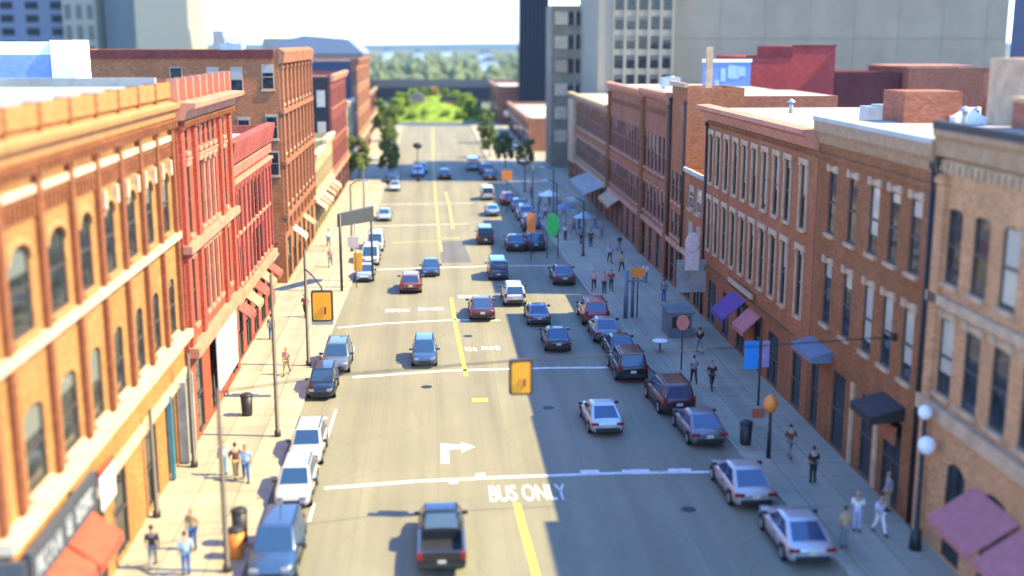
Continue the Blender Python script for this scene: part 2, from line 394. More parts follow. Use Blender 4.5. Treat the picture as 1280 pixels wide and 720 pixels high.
def wall(root, s, L, H, rows, depth, m, th=.35, roof='roof_pale', par=.8):
    mb = MB(); X = lambda d0, d1: (s*d0, s*d1)
    v = 0
    for (v0, v1, ops, arch) in sorted(rows, key=lambda r: r[0]):
        if v0 > v+1e-4: mb.box(*X(-th,0), 0, L, v, v0)
        u = 0
        for (u0, u1) in sorted(ops):
            if u0 > u+1e-4: mb.box(*X(-th,0), u, u0, v0, v1)
            if arch:
                n = 8
                pts = [((u0+u1)/2-(u1-u0)/2*math.cos(k*PI/n), v1-arch+arch*math.sin(k*PI/n)-.002) for k in range(n+1)]
                mb.prism([(u0, v1)]+pts[:n//2+1]+[((u0+u1)/2, v1)], 'x', s*-th, 0)
                mb.prism([((u0+u1)/2, v1)]+pts[n//2:]+[(u1, v1)], 'x', s*-th, 0)
            u = u1
        if u < L-1e-4: mb.box(*X(-th,0), u, L, v0, v1)
        v = v1
    if v < H: mb.box(*X(-th,0), 0, L, v, H)
    mb.box(*X(-th,-depth), 0, L, 0, H-par)
    # side and back parapets
    mb.box(*X(-th-.004,-depth), 0, .25, H-par, H-.12); mb.box(*X(-th-.004,-depth), L-.25, L, H-par, H-.12)
    mb.box(*X(-depth+.25,-depth), .25, L-.25, H-par, H-.12)
    o = mb.build('wall', M[m], root)
    q = MB(); q.box(*X(-th-.01,-depth+.26), .26, L-.26, H-par+.003, H-par+.06); q.build('roof', M[roof], root)
    return o
def bandp(root, name, s, L, v0, v1, d, m, u0=0):
    q = MB(); q.box(s*.003, s*d, u0-.04, u0+L+.04, v0, v1); return q.build(name, M[m], root)
def cornice(root, s, L, prof, m, name='cornice'):
    q = MB(); q.prism([(s*d, v) for d, v in prof], 'y', -.05, L+.05); return q.build(name, M[m], root)
def dentils(root, s, L, v0, v1, d, step, w, m, name='dentil_course'):
    q = MB(); n = int(L/step); pts = [(0,v1),(0,v1-.06)]
    for k in range(n):
        c = (k+.5)*L/n; pts += [(c-w/2,v1-.06),(c-w/2,v0),(c+w/2,v0),(c+w/2,v1-.06)]
    pts += [(L,v1-.06),(L,v1)]
    q.prism(pts, 'x', s*.003, s*d)
    return q.build(name, M[m], root)
def pilaster(root, s, us, v0, v1, w, d, m):
    q = MB(); q.box(s*.003, s*d, -w/2, w/2, v0, v1); q.box(s*.003, s*(d+.08), -w/2-.06, w/2+.06, v1-.35, v1-.1)
    me = q.mesh('pilaster', [M[m]])
    for u in us: inst('pilaster', me, root, (0,u,0))
def downpipe(root, s, u, v0, v1):
    q = MB(); q.tube([(s*.14,u,v0),(s*.14,u,v1)], .09, 8); q.box(s*.05, s*.28, u-.16, u+.16, v1-.3, v1); q.build('downpipe', M['trim'], root)
def awning(root, s, u0, u1, vt, vb, d, m, name='awning'):
    q = MB()
    q.prism([(s*.02, vt), (s*d, vb), (s*d, vb-.3), (s*(d-.04), vb-.3), (s*(d-.04), vb-.06), (s*.02, vt-.08)], 'y', u0, u1)
    return q.build(name, M[m], root)
def shops(root, s, rows, frame='frame', g='glass_shop'):
    for (v0, v1, ops, arch) in rows:
        for (u0, u1) in ops:
            add_window(root, s, (u0+u1)/2, v0, u1-u0, v1-v0, arch, 'shop', frame, g, name='shop_window')

LX, RX = -12.4, 19.7
M['glass_shade'] = glass('old_window_glass', (.03,.034,.03), (.16,.17,.14), .75); M['A_trim'] = plain('orange_hood_stone', (.46,.22,.09), .85, var=.2)
# --- A: tall orange brick block, near left
Y0 = 31.4; L = 25.1
A = thing('brick_building', 'long orange brick block with arched windows, shade brown pilasters and dark corner sign', 'building', (LX, Y0, 0))
uc = [3.65, 7.2, 10.45, 13.6, 16.9, 19.9, 23.1]
wA = [.98,.95,.74,.70,.68,.68,.66]
up = (11.3, 14.1, [(u-w, u+w) for u, w in zip(uc, wA)], .5); lo = (6.45, 9.1, [(u+.15-w+.06, u+.15+w-.06) for u, w in zip(uc, wA)], .35)
shopA = (.3, 3.6, [(2.6,6.2),(8.8,10.2),(11.5,13.4),(16.6,18.6),(20.6,22.2)], 0)
wall(A, 1, L, 18.1, [shopA, up, lo], 24, 'A', par=.2)
for k, (u, w) in enumerate(zip(uc, wA)):
    add_window(A, 1, u, 11.3, 2*w, 2.8, .5, 'hood', 'frame', 'glass_shade', 'A_trim'); add_window(A, 1, u+.15, 6.45, 2*w-.12, 2.65, .35, 'plain', 'frame', 'glass_shade', 'stone')
shops(A, 1, [shopA])
pu = [.45, 2.0, 5.55, 8.9, 12.05, 15.3, 18.45, 21.5, 24.65]
pilaster(A, 1, pu, 6.25, 16.4, .36, .2, 'A_dark')  # every pilaster face takes the dark brown of its shaded side
bandp(A, 'sill_band', 1, L, 10.75, 11.08, .24, 'stone'); bandp(A, 'sill_band', 1, L, 5.85, 6.22, .5, 'stone'); bandp(A, 'belt_course', 1, L, 3.95, 4.3, .22, 'stone')
cornice(A, 1, L, [(.003,16.45),(.25,16.5),(.32,16.8),(.5,16.95),(.55,17.15),(.003,17.25)], 'A_trim')
dentils(A, 1, L, 16.05, 16.44, .36, .55, .26, 'A_dark')
for k in range(8):
    q = MB(); q.box(.003, .14, .17, L/8-.17, 17.45, 18.14)
    q.build('parapet_panel', M['A'], A, (0, k*L/8, 0))
pm_ = MB(); pm_.box(-.36, .16, -.09, .09, 17.26, 18.16); pme_ = pm_.mesh('parapet_pier', [M['A_dark']])
for k in range(9): inst('parapet_pier', pme_, A, (0, k*L/8, 0))
q = MB(); q.box(-22,-.5,L-.5,L-.1,17.97,18.35); q.build('party_wall', M['grey_stone'], A)
dentils(A, 1, L, 14.75, 15.35, .12, .42, .2, 'A_dark', 'corbel_table'); bandp(A, 'frieze_band', 1, L, 15.45, 15.7, .14, 'stone')
cbm = MB(); cbm.box(.003,.2,-.15,.15,13.9,14.6); cbm = cbm.mesh('carved_block', [M['stone']])
for u in uc[3:]:
    for k in (-1,1): inst('carved_block', cbm, A, (0,u+k*.85,0))
# dark corner sign wrapping the near corner
q = MB(); q.box(.62, .82, .3, 6.9, 4.55, 5.75); q.box(-4, .82, -.32, -.12, 4.55, 5.75); q.box(.003, .62, .6, .75, 5, 5.2); q.box(.003,.62, 6.3, 6.45, 5, 5.2)
sg = q.build('sign_board', M['sign_grey'], A)
q = MB()
def glyphs(q, u, n, h, v, w):
    rng = random.Random(n)
    for k in range(n):
        a = u + k*w*1.35
        q.box(.823, .845, a, a+w*.26, v, v+h)
        if rng.random() < .75: q.box(.823, .845, a+w*.74, a+w, v, v+h)
        for zz in rng.sample((0, .42, .82), 2): q.box(.823, .845, a+w*.26, a+w*.74, v+zz*h, v+zz*h+h*.17)
q.bm.free()
for a_ in ((.7,5,.55,4.85,.34),(3.5,1,.6,4.85,.42),(4.5,4,.55,4.85,.36)):
    q = MB(); glyphs(q, *a_); q.build('lettering', M['lettering'], sg)
awning(A, 1, 2.2, 4.6, 4.35, 3.3, 1.3, 'red_awning'); awning(A, 1, 4.9, 7.6, 4.3, 3.2, 1.35, 'red_awning')
q = MB(); q.box(.25,.32,9.0,10.8,3.4,4.7); wb = q.build('hanging_banner', M['white'], A)
q = MB(); q.box(.25,.33,9.0,10.8,4.704,4.95); q.build('banner_heading', M['red_awning'], wb)
q = MB(); q.ball((.5,5.2,3.0),.22,.22,.22); q.build('wall_lamp', M['globe'], A)
q = MB(); q.box(.1,.3,20.4,20.62,.2,4.2); q.build('door_post', M['teal'], A)
q = MB(); q.box(.1,.5,22.6,22.9,.2,4.2); q.box(.1,.5,24.2,24.5,.2,4.2); q.build('door_surround', M['grey_stone'], A)
q = MB(); q.box(-20,-17,3,8,17.97,18.6); q.build('roof_hatch', M['stone'], A)

# --- B: red brick, narrow bays
Y0 = 56.5; L = 14.4
B = thing('brick_building', 'tall bright red brick building with narrow window slits and heavy cornice', 'building', (-12.15, Y0, 0))
ub = [2.1, 5.2, 6.55, 7.9, 9.25, 12.3]
rT = (14.7, 15.9, [(u-.35,u+.35) for u in ub], .2); r1 = (10.6, 14.0, [(u-.42,u+.42) for u in ub], 0); r2 = (6.0, 9.4, [(u-.42,u+.42) for u in ub], 0)
sB = (.3, 4.2, [(1.2,3.0),(5.0,7.0),(11.6,13.6)], 0)
wall(B, 1, L, 17.3, [rT, r1, r2, sB], 18, 'B', roof='roof_pale', par=.2)
for u in ub:
    add_window(B, 1, u, 14.7, .7, 1.2, .2, 'plain', stone='stone_rose'); add_window(B, 1, u, 10.6, .84, 3.4, 0, 'hood', stone='stone_rose'); add_window(B, 1, u, 6.0, .84, 3.4, 0, 'hood', stone='stone_rose')
shops(B, 1, [sB])
pilaster(B, 1, [.5, 3.7, 10.7, 13.9], 5.25, 16.2, .7, .2, 'B'); pilaster(B, 1, [5.88, 7.22, 8.58], 6.0, 14.2, .28, .1, 'stone_rose')
bandp(B, 'belt_course', 1, L, 9.9, 10.3, .45, 'stone_rose'); bandp(B, 'belt_course', 1, L, 4.7, 5.2, .5, 'stone_rose')
cornice(B, 1, L, [(.003,16.3),(.4,16.35),(.55,16.75),(.95,16.9),(1.0,17.15),(.003,17.2)], 'stone_rose')
dentils(B, 1, L, 15.98, 16.28, .42, .5, .25, 'A_dark')
q = MB(); q.box(-.3,0,.05,L-.05,17.304,18.2); q.build('parapet', M['B'], B)
pm_ = MB(); pm_.box(-.32,.2,-.12,.12,17.22,18.3); pme_ = pm_.mesh('parapet_pier', [M['stone_rose']])
for k in range(9): inst('parapet_pier', pme_, B, (0,k*L/8,0))
q = MB(); q.box(.3,.4,5.3,11.4,1.4,4.6); wb = q.build('white_sign_panel', M['white'], B)
q = MB(); q.ball((.415,8.3,3.1),.012,.8,.5); q.box(.403,.42,6.2,10.4,1.9,2.1); q.build('sign_motif', M['pinkwhite'], wb)

# --- C: lower rose brick
Y0 = 71.0; L = 18.2
Cb = thing('brick_building', 'low rose brick building with corbelled top and closely set windows', 'building', (LX, Y0, 0))
uC = [1.6+1.5*k for k in range(11)]
c1 = (8.2, 10.6, [(u-.42,u+.42) for u in uC], 0); c2 = (4.9, 7.3, [(u-.42,u+.42) for u in uC], 0); sC = (.2, 3.4, [(.8+3.4*k, 2.9+3.4*k) for k in range(5)], 0)
wall(Cb, 1, L, 14.0, [c1, c2, sC], 15, 'C', roof='roof_white')
for u in uC:
    add_window(Cb, 1, u, 8.2, .84, 2.4, 0, 'plain', stone='stone_rose'); add_window(Cb, 1, u, 4.9, .84, 2.4, 0, 'plain', stone='stone_rose')
shops(Cb, 1, [sC])
pilaster(Cb, 1, [.4+1.74*k for k in range(11)], 4.6, 11.4, .3, .14, 'C')
dentils(Cb, 1, L, 11.9, 12.5, .2, .55, .3, 'stone_rose', 'corbel_table'); dentils(Cb, 1, L, 10.9, 11.3, .2, .55, .3, 'C', 'corbel_table')
cornice(Cb, 1, L, [(.003,12.6),(.3,12.7),(.5,13.7),(.55,14.05),(.003,14.1)], 'C')
bandp(Cb, 'belt_course', 1, L, 11.4, 11.6, .3, 'stone_rose'); bandp(Cb, 'belt_course', 1, L, 4.0, 4.5, .35, 'stone_rose')
for k in range(5): awning(Cb, 1, .7+3.4*k, 3.0+3.4*k, 3.8, 3.1, .9, 'stone_rose' if k % 2 else 'C')

# --- D: big rust brick block with plain side wall
Y0 = 97.0; L = 24
D = thing('brick_building', 'tall rust brick block with a plain shaded side wall facing the viewer', 'building', (LX, Y0, 0))
uD = [2.0+2.9*k for k in range(8)]
rows = [(v, v+3.0, [(u-.6,u+.6) for u in uD], 0) for v in (15.0, 10.9, 6.6)]; sD = (.2, 3.8, [(1+3.8*k, 3.6+3.8*k) for k in range(6)], 0)
wall(D, 1, L, 19.4, rows+[sD], 21, 'D', roof='roof_grey')
for v in (15.0, 10.9, 6.6):
    for u in uD: add_window(D, 1, u, v, 1.2, 3.0, 0, 'plain', stone='stone_pale')
shops(D, 1, [sD])
pilaster(D, 1, [.5+2.9*k for k in range(9)], 4.5, 18.2, .5, .25, 'G')
for v in (14.2, 10.0, 5.6): bandp(D, 'belt_course', 1, L, v, v+.35, .3, 'G')
cornice(D, 1, L, [(.003,18.2),(.4,18.3),(.5,19.2),(.003,19.5)], 'G')
for k, mm in ((1,'stone'),(3,'brown')): awning(D, 1, 1+3.8*k, 3.4+3.8*k, 4.0, 3.2, 1.1, mm)
q = MB(); q.box(-21,-.4,-.2,-.003,18.7,19.35); q.build('side_coping', M['maroon'], D)
def side_window(root, x, v, w=1.0, h=1.9, g='glass', name='window'):
    q = MB(); q.box(x-w/2,x+w/2,-.05,-.004,v-h/2,v+h/2); q.box(x-w/2-.08,x+w/2+.08,-.12,-.006,v-h/2-.15,v-h/2-.002); o = q.build(name, M['stone_pale'], root)
    q = MB(); q.box(x-w/2+.08,x+w/2-.08,-.07,-.052,v-h/2+.08,v-.04); q.box(x-w/2+.08,x+w/2-.08,-.07,-.052,v+.04,v+h/2-.08); q.build('pane', M[g], o)
for x, v in ((-.9,17.2),(-3.4,17.0),(-5.3,17.0),(-8.2,17.0),(-.75,13.2),(-.75,10.2),(-3.0,13.0)): side_window(D, x, v, 1.0, 2.0)
q = MB(); q.box(-2.6,-.6,-.1,-.004,3.6,5.6); q.build('bricked_arch', M['G'], D)

# --- alley lean-to with pale grey roof, between C and D
sh = thing('lean_to_shed', 'small grey roofed lean-to in the gap beside the rust brick side wall', 'shed', (-13.4, 92.2, 0))
q = MB(); q.prism([(-3.6,3.4),(.5,2.7),(.5,2.85),(-3.6,3.6)], 'y', -2.6, 4.2); q.build('roof', M['steel'], sh)
q = MB(); q.box(-3.4,-.1,-2.0,4.0,.13,2.65); q.build('wall', M['bluegrey'], sh)
q = MB(); q.box(-2.2,-1.2,-2.06,-2.003,.15,2.2); q.build('door', M['trim'], sh)

# --- E, F, G row further down the left side
def simple_block(label, s, X0, Y0, L, H, depth, m, vs, n, ww, wh, roof='roof_grey', stone='stone_pale', shop=True, top='brown', style='plain', g='glass'):
    r = thing('brick_building' if m[0] != 'E' else 'shop_building', label, 'building', (X0, Y0, 0))
    us = [(k+.5)*L/n for k in range(n)]
    rows = [(v, v+wh, [(u-ww/2,u+ww/2) for u in us], 0) for v in vs]
    sr = (.2, 3.3, [((k+.15)*L/4, (k+.85)*L/4) for k in range(4)], 0)
    wall(r, s, L, H, rows+([sr] if shop else []), depth, m, roof=roof)
    for v in vs:
        for u in us: add_window(r, s, u, v, ww, wh, 0, style, 'frame', g, stone)
    if shop: shops(r, s, [sr])
    cornice(r, s, L, [(.003,H-.9),(.25,H-.8),(.45,H-.2),(.45,H+.05),(.003,H+.08)], top)
    bandp(r, 'belt_course', s, L, 3.6, 4.0, .25, stone)
    return r
E_ = simple_block('low cream rendered shop building beyond the tall rust brick block', 1, LX, 121.4, 11, 8.6, 12, 'E', (4.6,), 6, .9, 2.0, 'roof_white', 'stone', True, 'stone')
E2 = simple_block('second low cream shop building, under the dark side wall with red front', 1, LX, 132.6, 12, 9.2, 12, 'E', (4.6,), 6, .9, 2.2, 'roof_pale', 'stone', True, 'stone')
F_ = simple_block('crimson fronted building with a near black side wall above cream shops', 1, LX, 145, 25, 16.0, 14, 'F', (12, 8.2, 4.6), 9, 1.0, 2.3, 'roof_pale', 'stone_rose', True, 'stone_rose')
for k in range(3): awning(E_, 1, .8+3.4*k, 3.2+3.4*k, 3.7, 2.9, 1.1, ('stone','stone_rose','stone')[k])
for k in range(3): awning(E2, 1, .8+3.8*k, 3.2+3.8*k, 3.7, 2.9, 1.1, ('brown','stone_rose','stone')[k])
q = MB(); q.box(-14,-.3,-.1,-.004,0,15.7); sw = q.build('near_black_side_wall', plain('near_black_wall', (.03,.03,.038), .8), F_)  # flat near-black sheet over the side wall
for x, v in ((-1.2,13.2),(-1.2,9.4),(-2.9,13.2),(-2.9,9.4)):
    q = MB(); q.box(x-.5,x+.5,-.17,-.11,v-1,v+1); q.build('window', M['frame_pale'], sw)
E3 = simple_block('narrow pale grey three storey building before the copper brick tower block', 1, LX, 170.2, 13, 11.5, 12, 'E', (7.6, 4.6), 5, 1.0, 2.0, 'roof_grey', 'stone', True, 'stone')
G_ = simple_block('copper brick block with navy side wall at the far left end of street', 1, LX, 185, 50, 17.2, 22, 'G', (13, 9, 5), 16, 1.3, 2.6, 'roof_grey', 'stone_pale', True, 'G')
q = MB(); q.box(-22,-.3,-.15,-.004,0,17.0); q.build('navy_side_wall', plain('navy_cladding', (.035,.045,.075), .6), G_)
G2 = simple_block('last dark brick warehouse on the left before the overpass', 1, -13.5, 240, 42, 9.5, 14, 'maroon', (5,), 12, 1.3, 2.6, 'roof_grey')

# --- right side, near to far
Y0 = 27.0; L = 17.2
R1 = thing('brick_building', 'pinkish tan brick building with dark cornice and pink awnings, nearest on right', 'building', (RX, Y0, 0))
u1 = [15.5-2.2*k for k in range(7)]
t1 = (10.9, 13.8, [(u-.62,u+.62) for u in u1], .2); t2 = (6.5, 9.5, [(u-.62,u+.62) for u in u1], 0); t3 = (.25, 4.2, [(13.0,14.6),(9.6,11.6),(6.4,8.4),(3.2,5.2)], .5)
wall(R1, -1, L, 16.9, [t1, t2, t3], 20, 'R1', roof='roof_pale', par=.2)
for u in u1:
    add_window(R1, -1, u, 10.9, 1.24, 2.9, .2, 'plain', 'frame', 'glass_pale', 'stone_pale'); add_window(R1, -1, u, 6.5, 1.24, 3.0, 0, 'blocks', 'frame', 'glass_pale', 'stone_pale')
shops(R1, -1, [t3])
bandp(R1, 'belt_course', -1, L, 9.95, 10.35, .2, 'stone_pale'); bandp(R1, 'belt_course', -1, L, 5.5, 6.1, .3, 'stone_pale')
cornice(R1, -1, L, [(.003,15.6),(.2,15.7),(.25,16.3),(.38,16.5),(.38,16.9),(.003,17.0)], 'brown')
dentils(R1, -1, L, 15.1, 15.55, .15, .5, .22, 'stone_pale'); bandp(R1, 'gutter', -1, L, 16.72, 17.02, .42, 'trim')
awning(R1, -1, 8.8, 12.2, 4.0, 2.9, 1.7, 'pink_awning'); awning(R1, -1, 5.2, 8.5, 4.0, 2.9, 1.7, 'pink_awning')
pilaster(R1, -1, [.5, 16.6], .3, 15.0, .7, .2, 'R1')
downpipe(R1, -1, 17.0, .3, 15.6)
q = MB(); q.box(2.4,8,14.0,16.6,16.1,17.75); q.build('roof_penthouse', M['orange_wall'], R1)
q = MB(); q.box(2.3,8.1,13.9,16.7,17.76,17.95); q.build('penthouse_coping', M['stone_pale'], R1)
q = MB(); q.box(3.2,9,17.2,20.4,16.72,19.35); q2 = q.build('roof_plant_box', M['stone_pale'], R1)

Y0 = 44.3; L = 14.3
R2 = thing('brick_building', 'dark umber brick building with stone lintel blocks and black door canopy', 'building', (RX, Y0, 0))
u2 = [1.8, 4.1, 6.4, 9.15, 12.0]
t1 = (10.6, 13.7, [(u-.55,u+.55) for u in u2], 0); t2 = (6.0, 9.1, [(u-.55,u+.55) for u in u2], 0); t3 = (.25, 4.1, [(12.5,13.7),(8.6,10.4),(5.0,6.4),(1.7,3.7)], 0)
wall(R2, -1, L, 16.2, [t1, t2, t3], 20, 'R2', roof='roof_white', par=.2)
for u in u2:
    add_window(R2, -1, u, 10.6, 1.1, 3.1, 0, 'blocks', 'frame', 'glass_pale', 'stone_pale'); add_window(R2, -1, u, 6.0, 1.1, 3.1, 0, 'blocks', 'frame', 'glass_pale', 'stone_pale')
shops(R2, -1, [t3])
cornice(R2, -1, L, [(.003,14.9),(.12,15.0),(.25,15.4),(.36,15.6),(.36,16.2),(.003,16.3)], 'brown')
bandp(R2, 'roof_edge', -1, L, 16.1, 16.32, .42, 'roof_white'); bandp(R2, 'belt_course', -1, L, 14.3, 14.5, .12, 'R2')
q = MB(); q.prism([(-.02,4.9),(-1.5,4.5),(-1.5,4.15),(-.02,4.3)], 'y', 1.5, 3.9); q.build('door_canopy', M['black'], R2)
q = MB(); q.prism([(-.02,4.9),(-1.1,4.6),(-1.1,4.3),(-.02,4.3)], 'y', 10.6, 13.9); aw = q.build('shop_fascia', M['bluegrey'], R2)
q = MB(); q.box(-.3,-.15,1.9,3.5,3.1,3.9); q.build('transom_panel', M['orange_wall'], R2)
for u in (4.4, 7.5): 
    q = MB(); q.box(-.1,-.003,u-.2,u+.2,.2,4.2); q.build('stone_pier', M['stone_pale'], R2)
q = MB(); q.box(3.4,6.3,16.6,19.4,15.4,17.6); q.build('brick_chimney', M['orange_wall'], R2, (0,-4.5,0))
q = MB(); q.box(8,12,10,13.6,15.4,18.4); q.build('stair_head', M['orange_wall'], R2)
downpipe(R2, -1, .15, .3, 15.4)

Y0 = 58.7; L = 24.4
R3 = thing('brick_building', 'long brick red building with rows of cream framed windows and purple awning', 'building', (RX, Y0, 0))
u3 = [2.05, 4.9, 7.1, 9.4, 11.7, 14.0, 16.3, 18.6, 20.9, 23.0]
t1 = (10.2, 13.6, [(u-.5,u+.5) for u in u3], 0); t2 = (5.4, 9.0, [(u-.5,u+.5) for u in u3], 0)
t3 = (.25, 3.3, [(1.0,2.6),(5.2,7.4),(9.0,10.6),(12.6,14.6),(16.6,18.4),(20.4,22.8)], 0)
wall(R3, -1, L, 15.5, [t1, t2, t3], 22, 'R3', roof='roof_white', par=.2)
for u in u3:
    add_window(R3, -1, u, 10.2, 1.0, 3.4, 0, 'surround', 'frame', 'glass_pale', 'stone_pale'); add_window(R3, -1, u, 5.4, 1.0, 3.6, 0, 'surround', 'frame', 'glass_pale', 'stone_pale')
shops(R3, -1, [t3])
cornice(R3, -1, L, [(.003,14.5),(.2,14.6),(.55,15.15),(.9,15.35),(.9,15.6),(.003,15.65)], 'stone_rose')
dentils(R3, -1, L, 14.2, 14.48, .12, .4, .18, 'R2'); bandp(R3, 'belt_course', -1, L, 3.9, 4.2, .3, 'R2')
awning(R3, -1, 11.6, 14.8, 4.3, 2.9, 1.7, 'purple'); awning(R3, -1, 8.6, 11.2, 3.9, 2.8, 1.2, 'pink_awning')
q = MB(); q.box(-.35,-.2,10.2,16.0,4.45,4.75); q.build('fascia_rail', M['stone_pale'], R3)
q = MB(); q.box(-1.9,-.9,22.0,22.08,4.0,6.2); q.ball((-1.4,21.99,6.0),.55,.03,.75); q.build('blade_sign', M['pinkwhite'], R3)
q = MB(); q.box(-2.3,-.15,22.9,23.0,2.2,4.6); q.build('cloth_banner', M['grey_stone'], R3)
downpipe(R3, -1, 24.2, .3, 14.4)

R3b = thing('brick_building', 'low narrow red brick infill with a grey box standing on its roof', 'building', (RX, 83.2, 0))
t1 = (7.4, 9.2, [(1.3,3.0),(4.0,5.7)], 0); t2 = (4.5, 6.4, [(1.3,3.0),(4.0,5.7)], 0); t3 = (.25, 3.3, [(.8,3.0),(4.0,6.2)], 0)
wall(R3b, -1, 7.0, 10.3, [t1,t2,t3], 9, 'R3', roof='roof_white')
for v, h in ((7.4,1.8),(4.5,1.9)):
    for u in (2.15, 4.85): add_window(R3b, -1, u, v, 1.7, h, 0, 'plain', 'frame_pale', 'glass_pale', 'stone_pale')
shops(R3b, -1, [t3]); bandp(R3b, 'roof_edge', -1, 7.0, 10.1, 10.42, .2, 'roof_white'); bandp(R3b, 'belt_course', -1, 7.0, 3.6, 4.0, .25, 'stone_pale')
q = MB(); q.box(5.4,8.2,1.2,5.8,9.6,13.4); q.build('roof_box', M['steel'], R3b)

R3c = thing('brick_building', 'slim red brick tower front with pale chimney between low infill and arcaded block', 'building', (RX, 90.4, 0))
t1 = (7.2, 9.6, [(.9,1.9),(2.4,3.4),(3.9,4.9)], 0); t2 = (4.4, 6.4, [(.9,1.9),(2.4,3.4),(3.9,4.9)], 0); t3 = (.25, 3.3, [(.8,2.6),(3.2,5.0)], 0)
wall(R3c, -1, 5.8, 16.6, [t1,t2,t3], 4.5, 'R3', roof='roof_white')
for v, h in ((7.2,2.4),(4.4,2.0)):
    for u in (1.4, 2.9, 4.4): add_window(R3c, -1, u, v, 1.0, h, 0, 'plain', 'frame', 'glass', 'stone_rose')
shops(R3c, -1, [t3]); bandp(R3c, 'coping', -1, 5.8, 16.5, 16.85, .25, 'stone_pale'); bandp(R3c, 'belt_course', -1, 5.8, 3.6, 4.0, .25, 'stone_rose')
q = MB(); q.box(2.1,2.6,2.8,3.3,15.8,19.6); q.build('chimney', M['stone_pale'], R3c)
downpipe(R3c, -1, .15, .3, 15.5); downpipe(R3c, -1, 5.65, .3, 15.5)

def arcaded(label, Y0, L, H, m, n, roof, top):
    r = thing('brick_building', label, 'building', (RX, Y0, 0))
    us = [(k+.5)*L/n for k in range(n)]; w = L/n*.62
    rows = [(8.7, 12.0, [(u-w/2,u+w/2) for u in us], .2), (4.6, 7.4, [(u-w/2,u+w/2) for u in us], .2), (.25, 3.4, [(u-w*.7,u+w*.7) for u in us[::2]], 0)]
    wall(r, -1, L, H, rows, 14, m, roof=roof, par=.2)
    for u in us:
        add_window(r, -1, u, 8.7, w, 3.3, .2, 'plain', 'frame', 'glass', top); add_window(r, -1, u, 4.6, w, 2.8, .2, 'hood', 'frame', 'glass', top)
    shops(r, -1, [rows[2]])
    dentils(r, -1, L, H-1.9, H-1.5, .15, .8, .4, 'R2', 'corbel_table'); cornice(r, -1, L, [(.003,H-.7),(.3,H-.5),(.6,H-.1),(.6,H+.15),(.003,H+.2)], top)
    bandp(r, 'belt_course', -1, L, 7.75, 8.2, .15, 'R3'); bandp(r, 'belt_course', -1, L, 3.7, 4.1, .3, top)
    pilaster(r, -1, [.35, L-.35], .3, H-.8, .5, .3, 'R2')
    return r
R4a = arcaded('dusky brick block with carved frieze, nearer half of the arcaded pair', 96.3, 12.6, 15.7, 'R4', 7, 'roof_white', 'stone_rose')
R4b = arcaded('dusky brick block with carved frieze, farther half of the arcaded pair', 109.0, 21.2, 15.5, 'R4', 12, 'roof_white', 'stone_rose')
R5 = arcaded('faded brick corner block with pale roof before the grey office', 130.4, 36.5, 12.9, 'R5', 18, 'roof_white', 'stone_pale')
awning(R5, -1, 1, 16, 4.0, 3.0, 2.6, 'grey_stone'); awning(R4b, -1, 12, 20, 3.9, 3.0, 1.4, 'brown')
q = MB(); q.box(-.5,-.003,30,36.3,3.5,12.2); q.build('pale_end_bay', M['stone_pale'], R5)  # end bay faced in paler stone

def fittings(root, s, z, spots):
    for k, (d, u, kind) in enumerate(spots):
        q = MB()
        if kind == 'unit':
            q.box(-.9,.9,-.7,.7,.25,1.15); q.box(-.75,-.6,-.6,.6,0,.25); q.box(.6,.75,-.6,.6,0,.25); q.tube([(0,0,1.15),(0,0,1.25)], .5, 12)
            q.build('cooling_unit', M['steel'], root, (-s*d, u, z))
        elif kind == 'vent':
            q.tube([(0,0,0),(0,0,.7)], .14, 8); q.tube([(0,0,.7),(0,0,.74),(0,0,.95)], [.3,.3,.05], 8); q.build('vent_pipe', M['steel'], root, (-s*d, u, z))
        else:
            q.box(-.8,.8,-1.1,1.1,0,.35); q.loft([[(-.7,-1,.35),(.7,-1,.35),(.7,1,.35),(-.7,1,.35)],[(-.2,-.9,.65),(.2,-.9,.65),(.2,.9,.65),(-.2,.9,.65)]], 0, True, False); q.build('skylight', M['white'], root, (-s*d, u, z))
fittings(R3, -1, 15.36, [(5,5,'unit'),(9,14,'skylight'),(4,18,'vent'),(12,8,'vent')]); fittings(R2, -1, 16.06, [(5.5,10,'vent'),(6.5,12.5,'skylight')])
fittings(R1, -1, 16.76, [(3,16,'vent')]); fittings(R4b, -1, 15.36, [(4,8,'unit'),(6,15,'vent')]); fittings(R5, -1, 12.76, [(5,10,'skylight'),(5,22,'unit')])
fittings(A, 1, 17.96, [(4,12,'vent'),(7,18,'unit'),(9,8,'skylight')]); fittings(B, 1, 17.16, [(6,6,'vent')]); fittings(Cb, 1, 13.26, [(4,6,'unit'),(6,12,'vent')]); fittings(D, 1, 18.66, [(5,8,'unit')])

# ------------------------------------------------------------------ taller background buildings
conc = plain('grey_concrete', (.235,.21,.165), .9, var=.1, scale=.25); beige = plain('beige_concrete', (.31,.26,.185), .9, var=.08, scale=.3)
darkglass = glass('dark_curtain_glass', (.004,.008,.014), (.005,.008,.014), 0.0); darkglass.node_tree.nodes['Principled BSDF'].inputs['Specular IOR Level'].default_value = .04; towerglass = glass('tower_glass', (.03,.035,.04), (.18,.17,.15), .4)
T = thing('office_tower', 'beige and grey office tower with a grid of square windows', 'tower', (23.5, 167.5, 0))
q = MB(); q.box(0,2.0,0,22,0,82); q.build('blank_shaft', beige, T)
q = MB(); q.box(2.02,10.6,.25,22,0,82); q.build('core', plain('tower_back', (.3,.29,.27), .9), T)
q = MB()
for k in range(6): q.box(2.02+k*1.716-.16*(k>0)-.0, 2.02+k*1.716+.26, -.15,.245,10,82)
for k in range(27): q.box(2.3,10.5,-.05,.24,10+k*2.7,10+k*2.7+.85)
q.build('window_grid', beige, T)
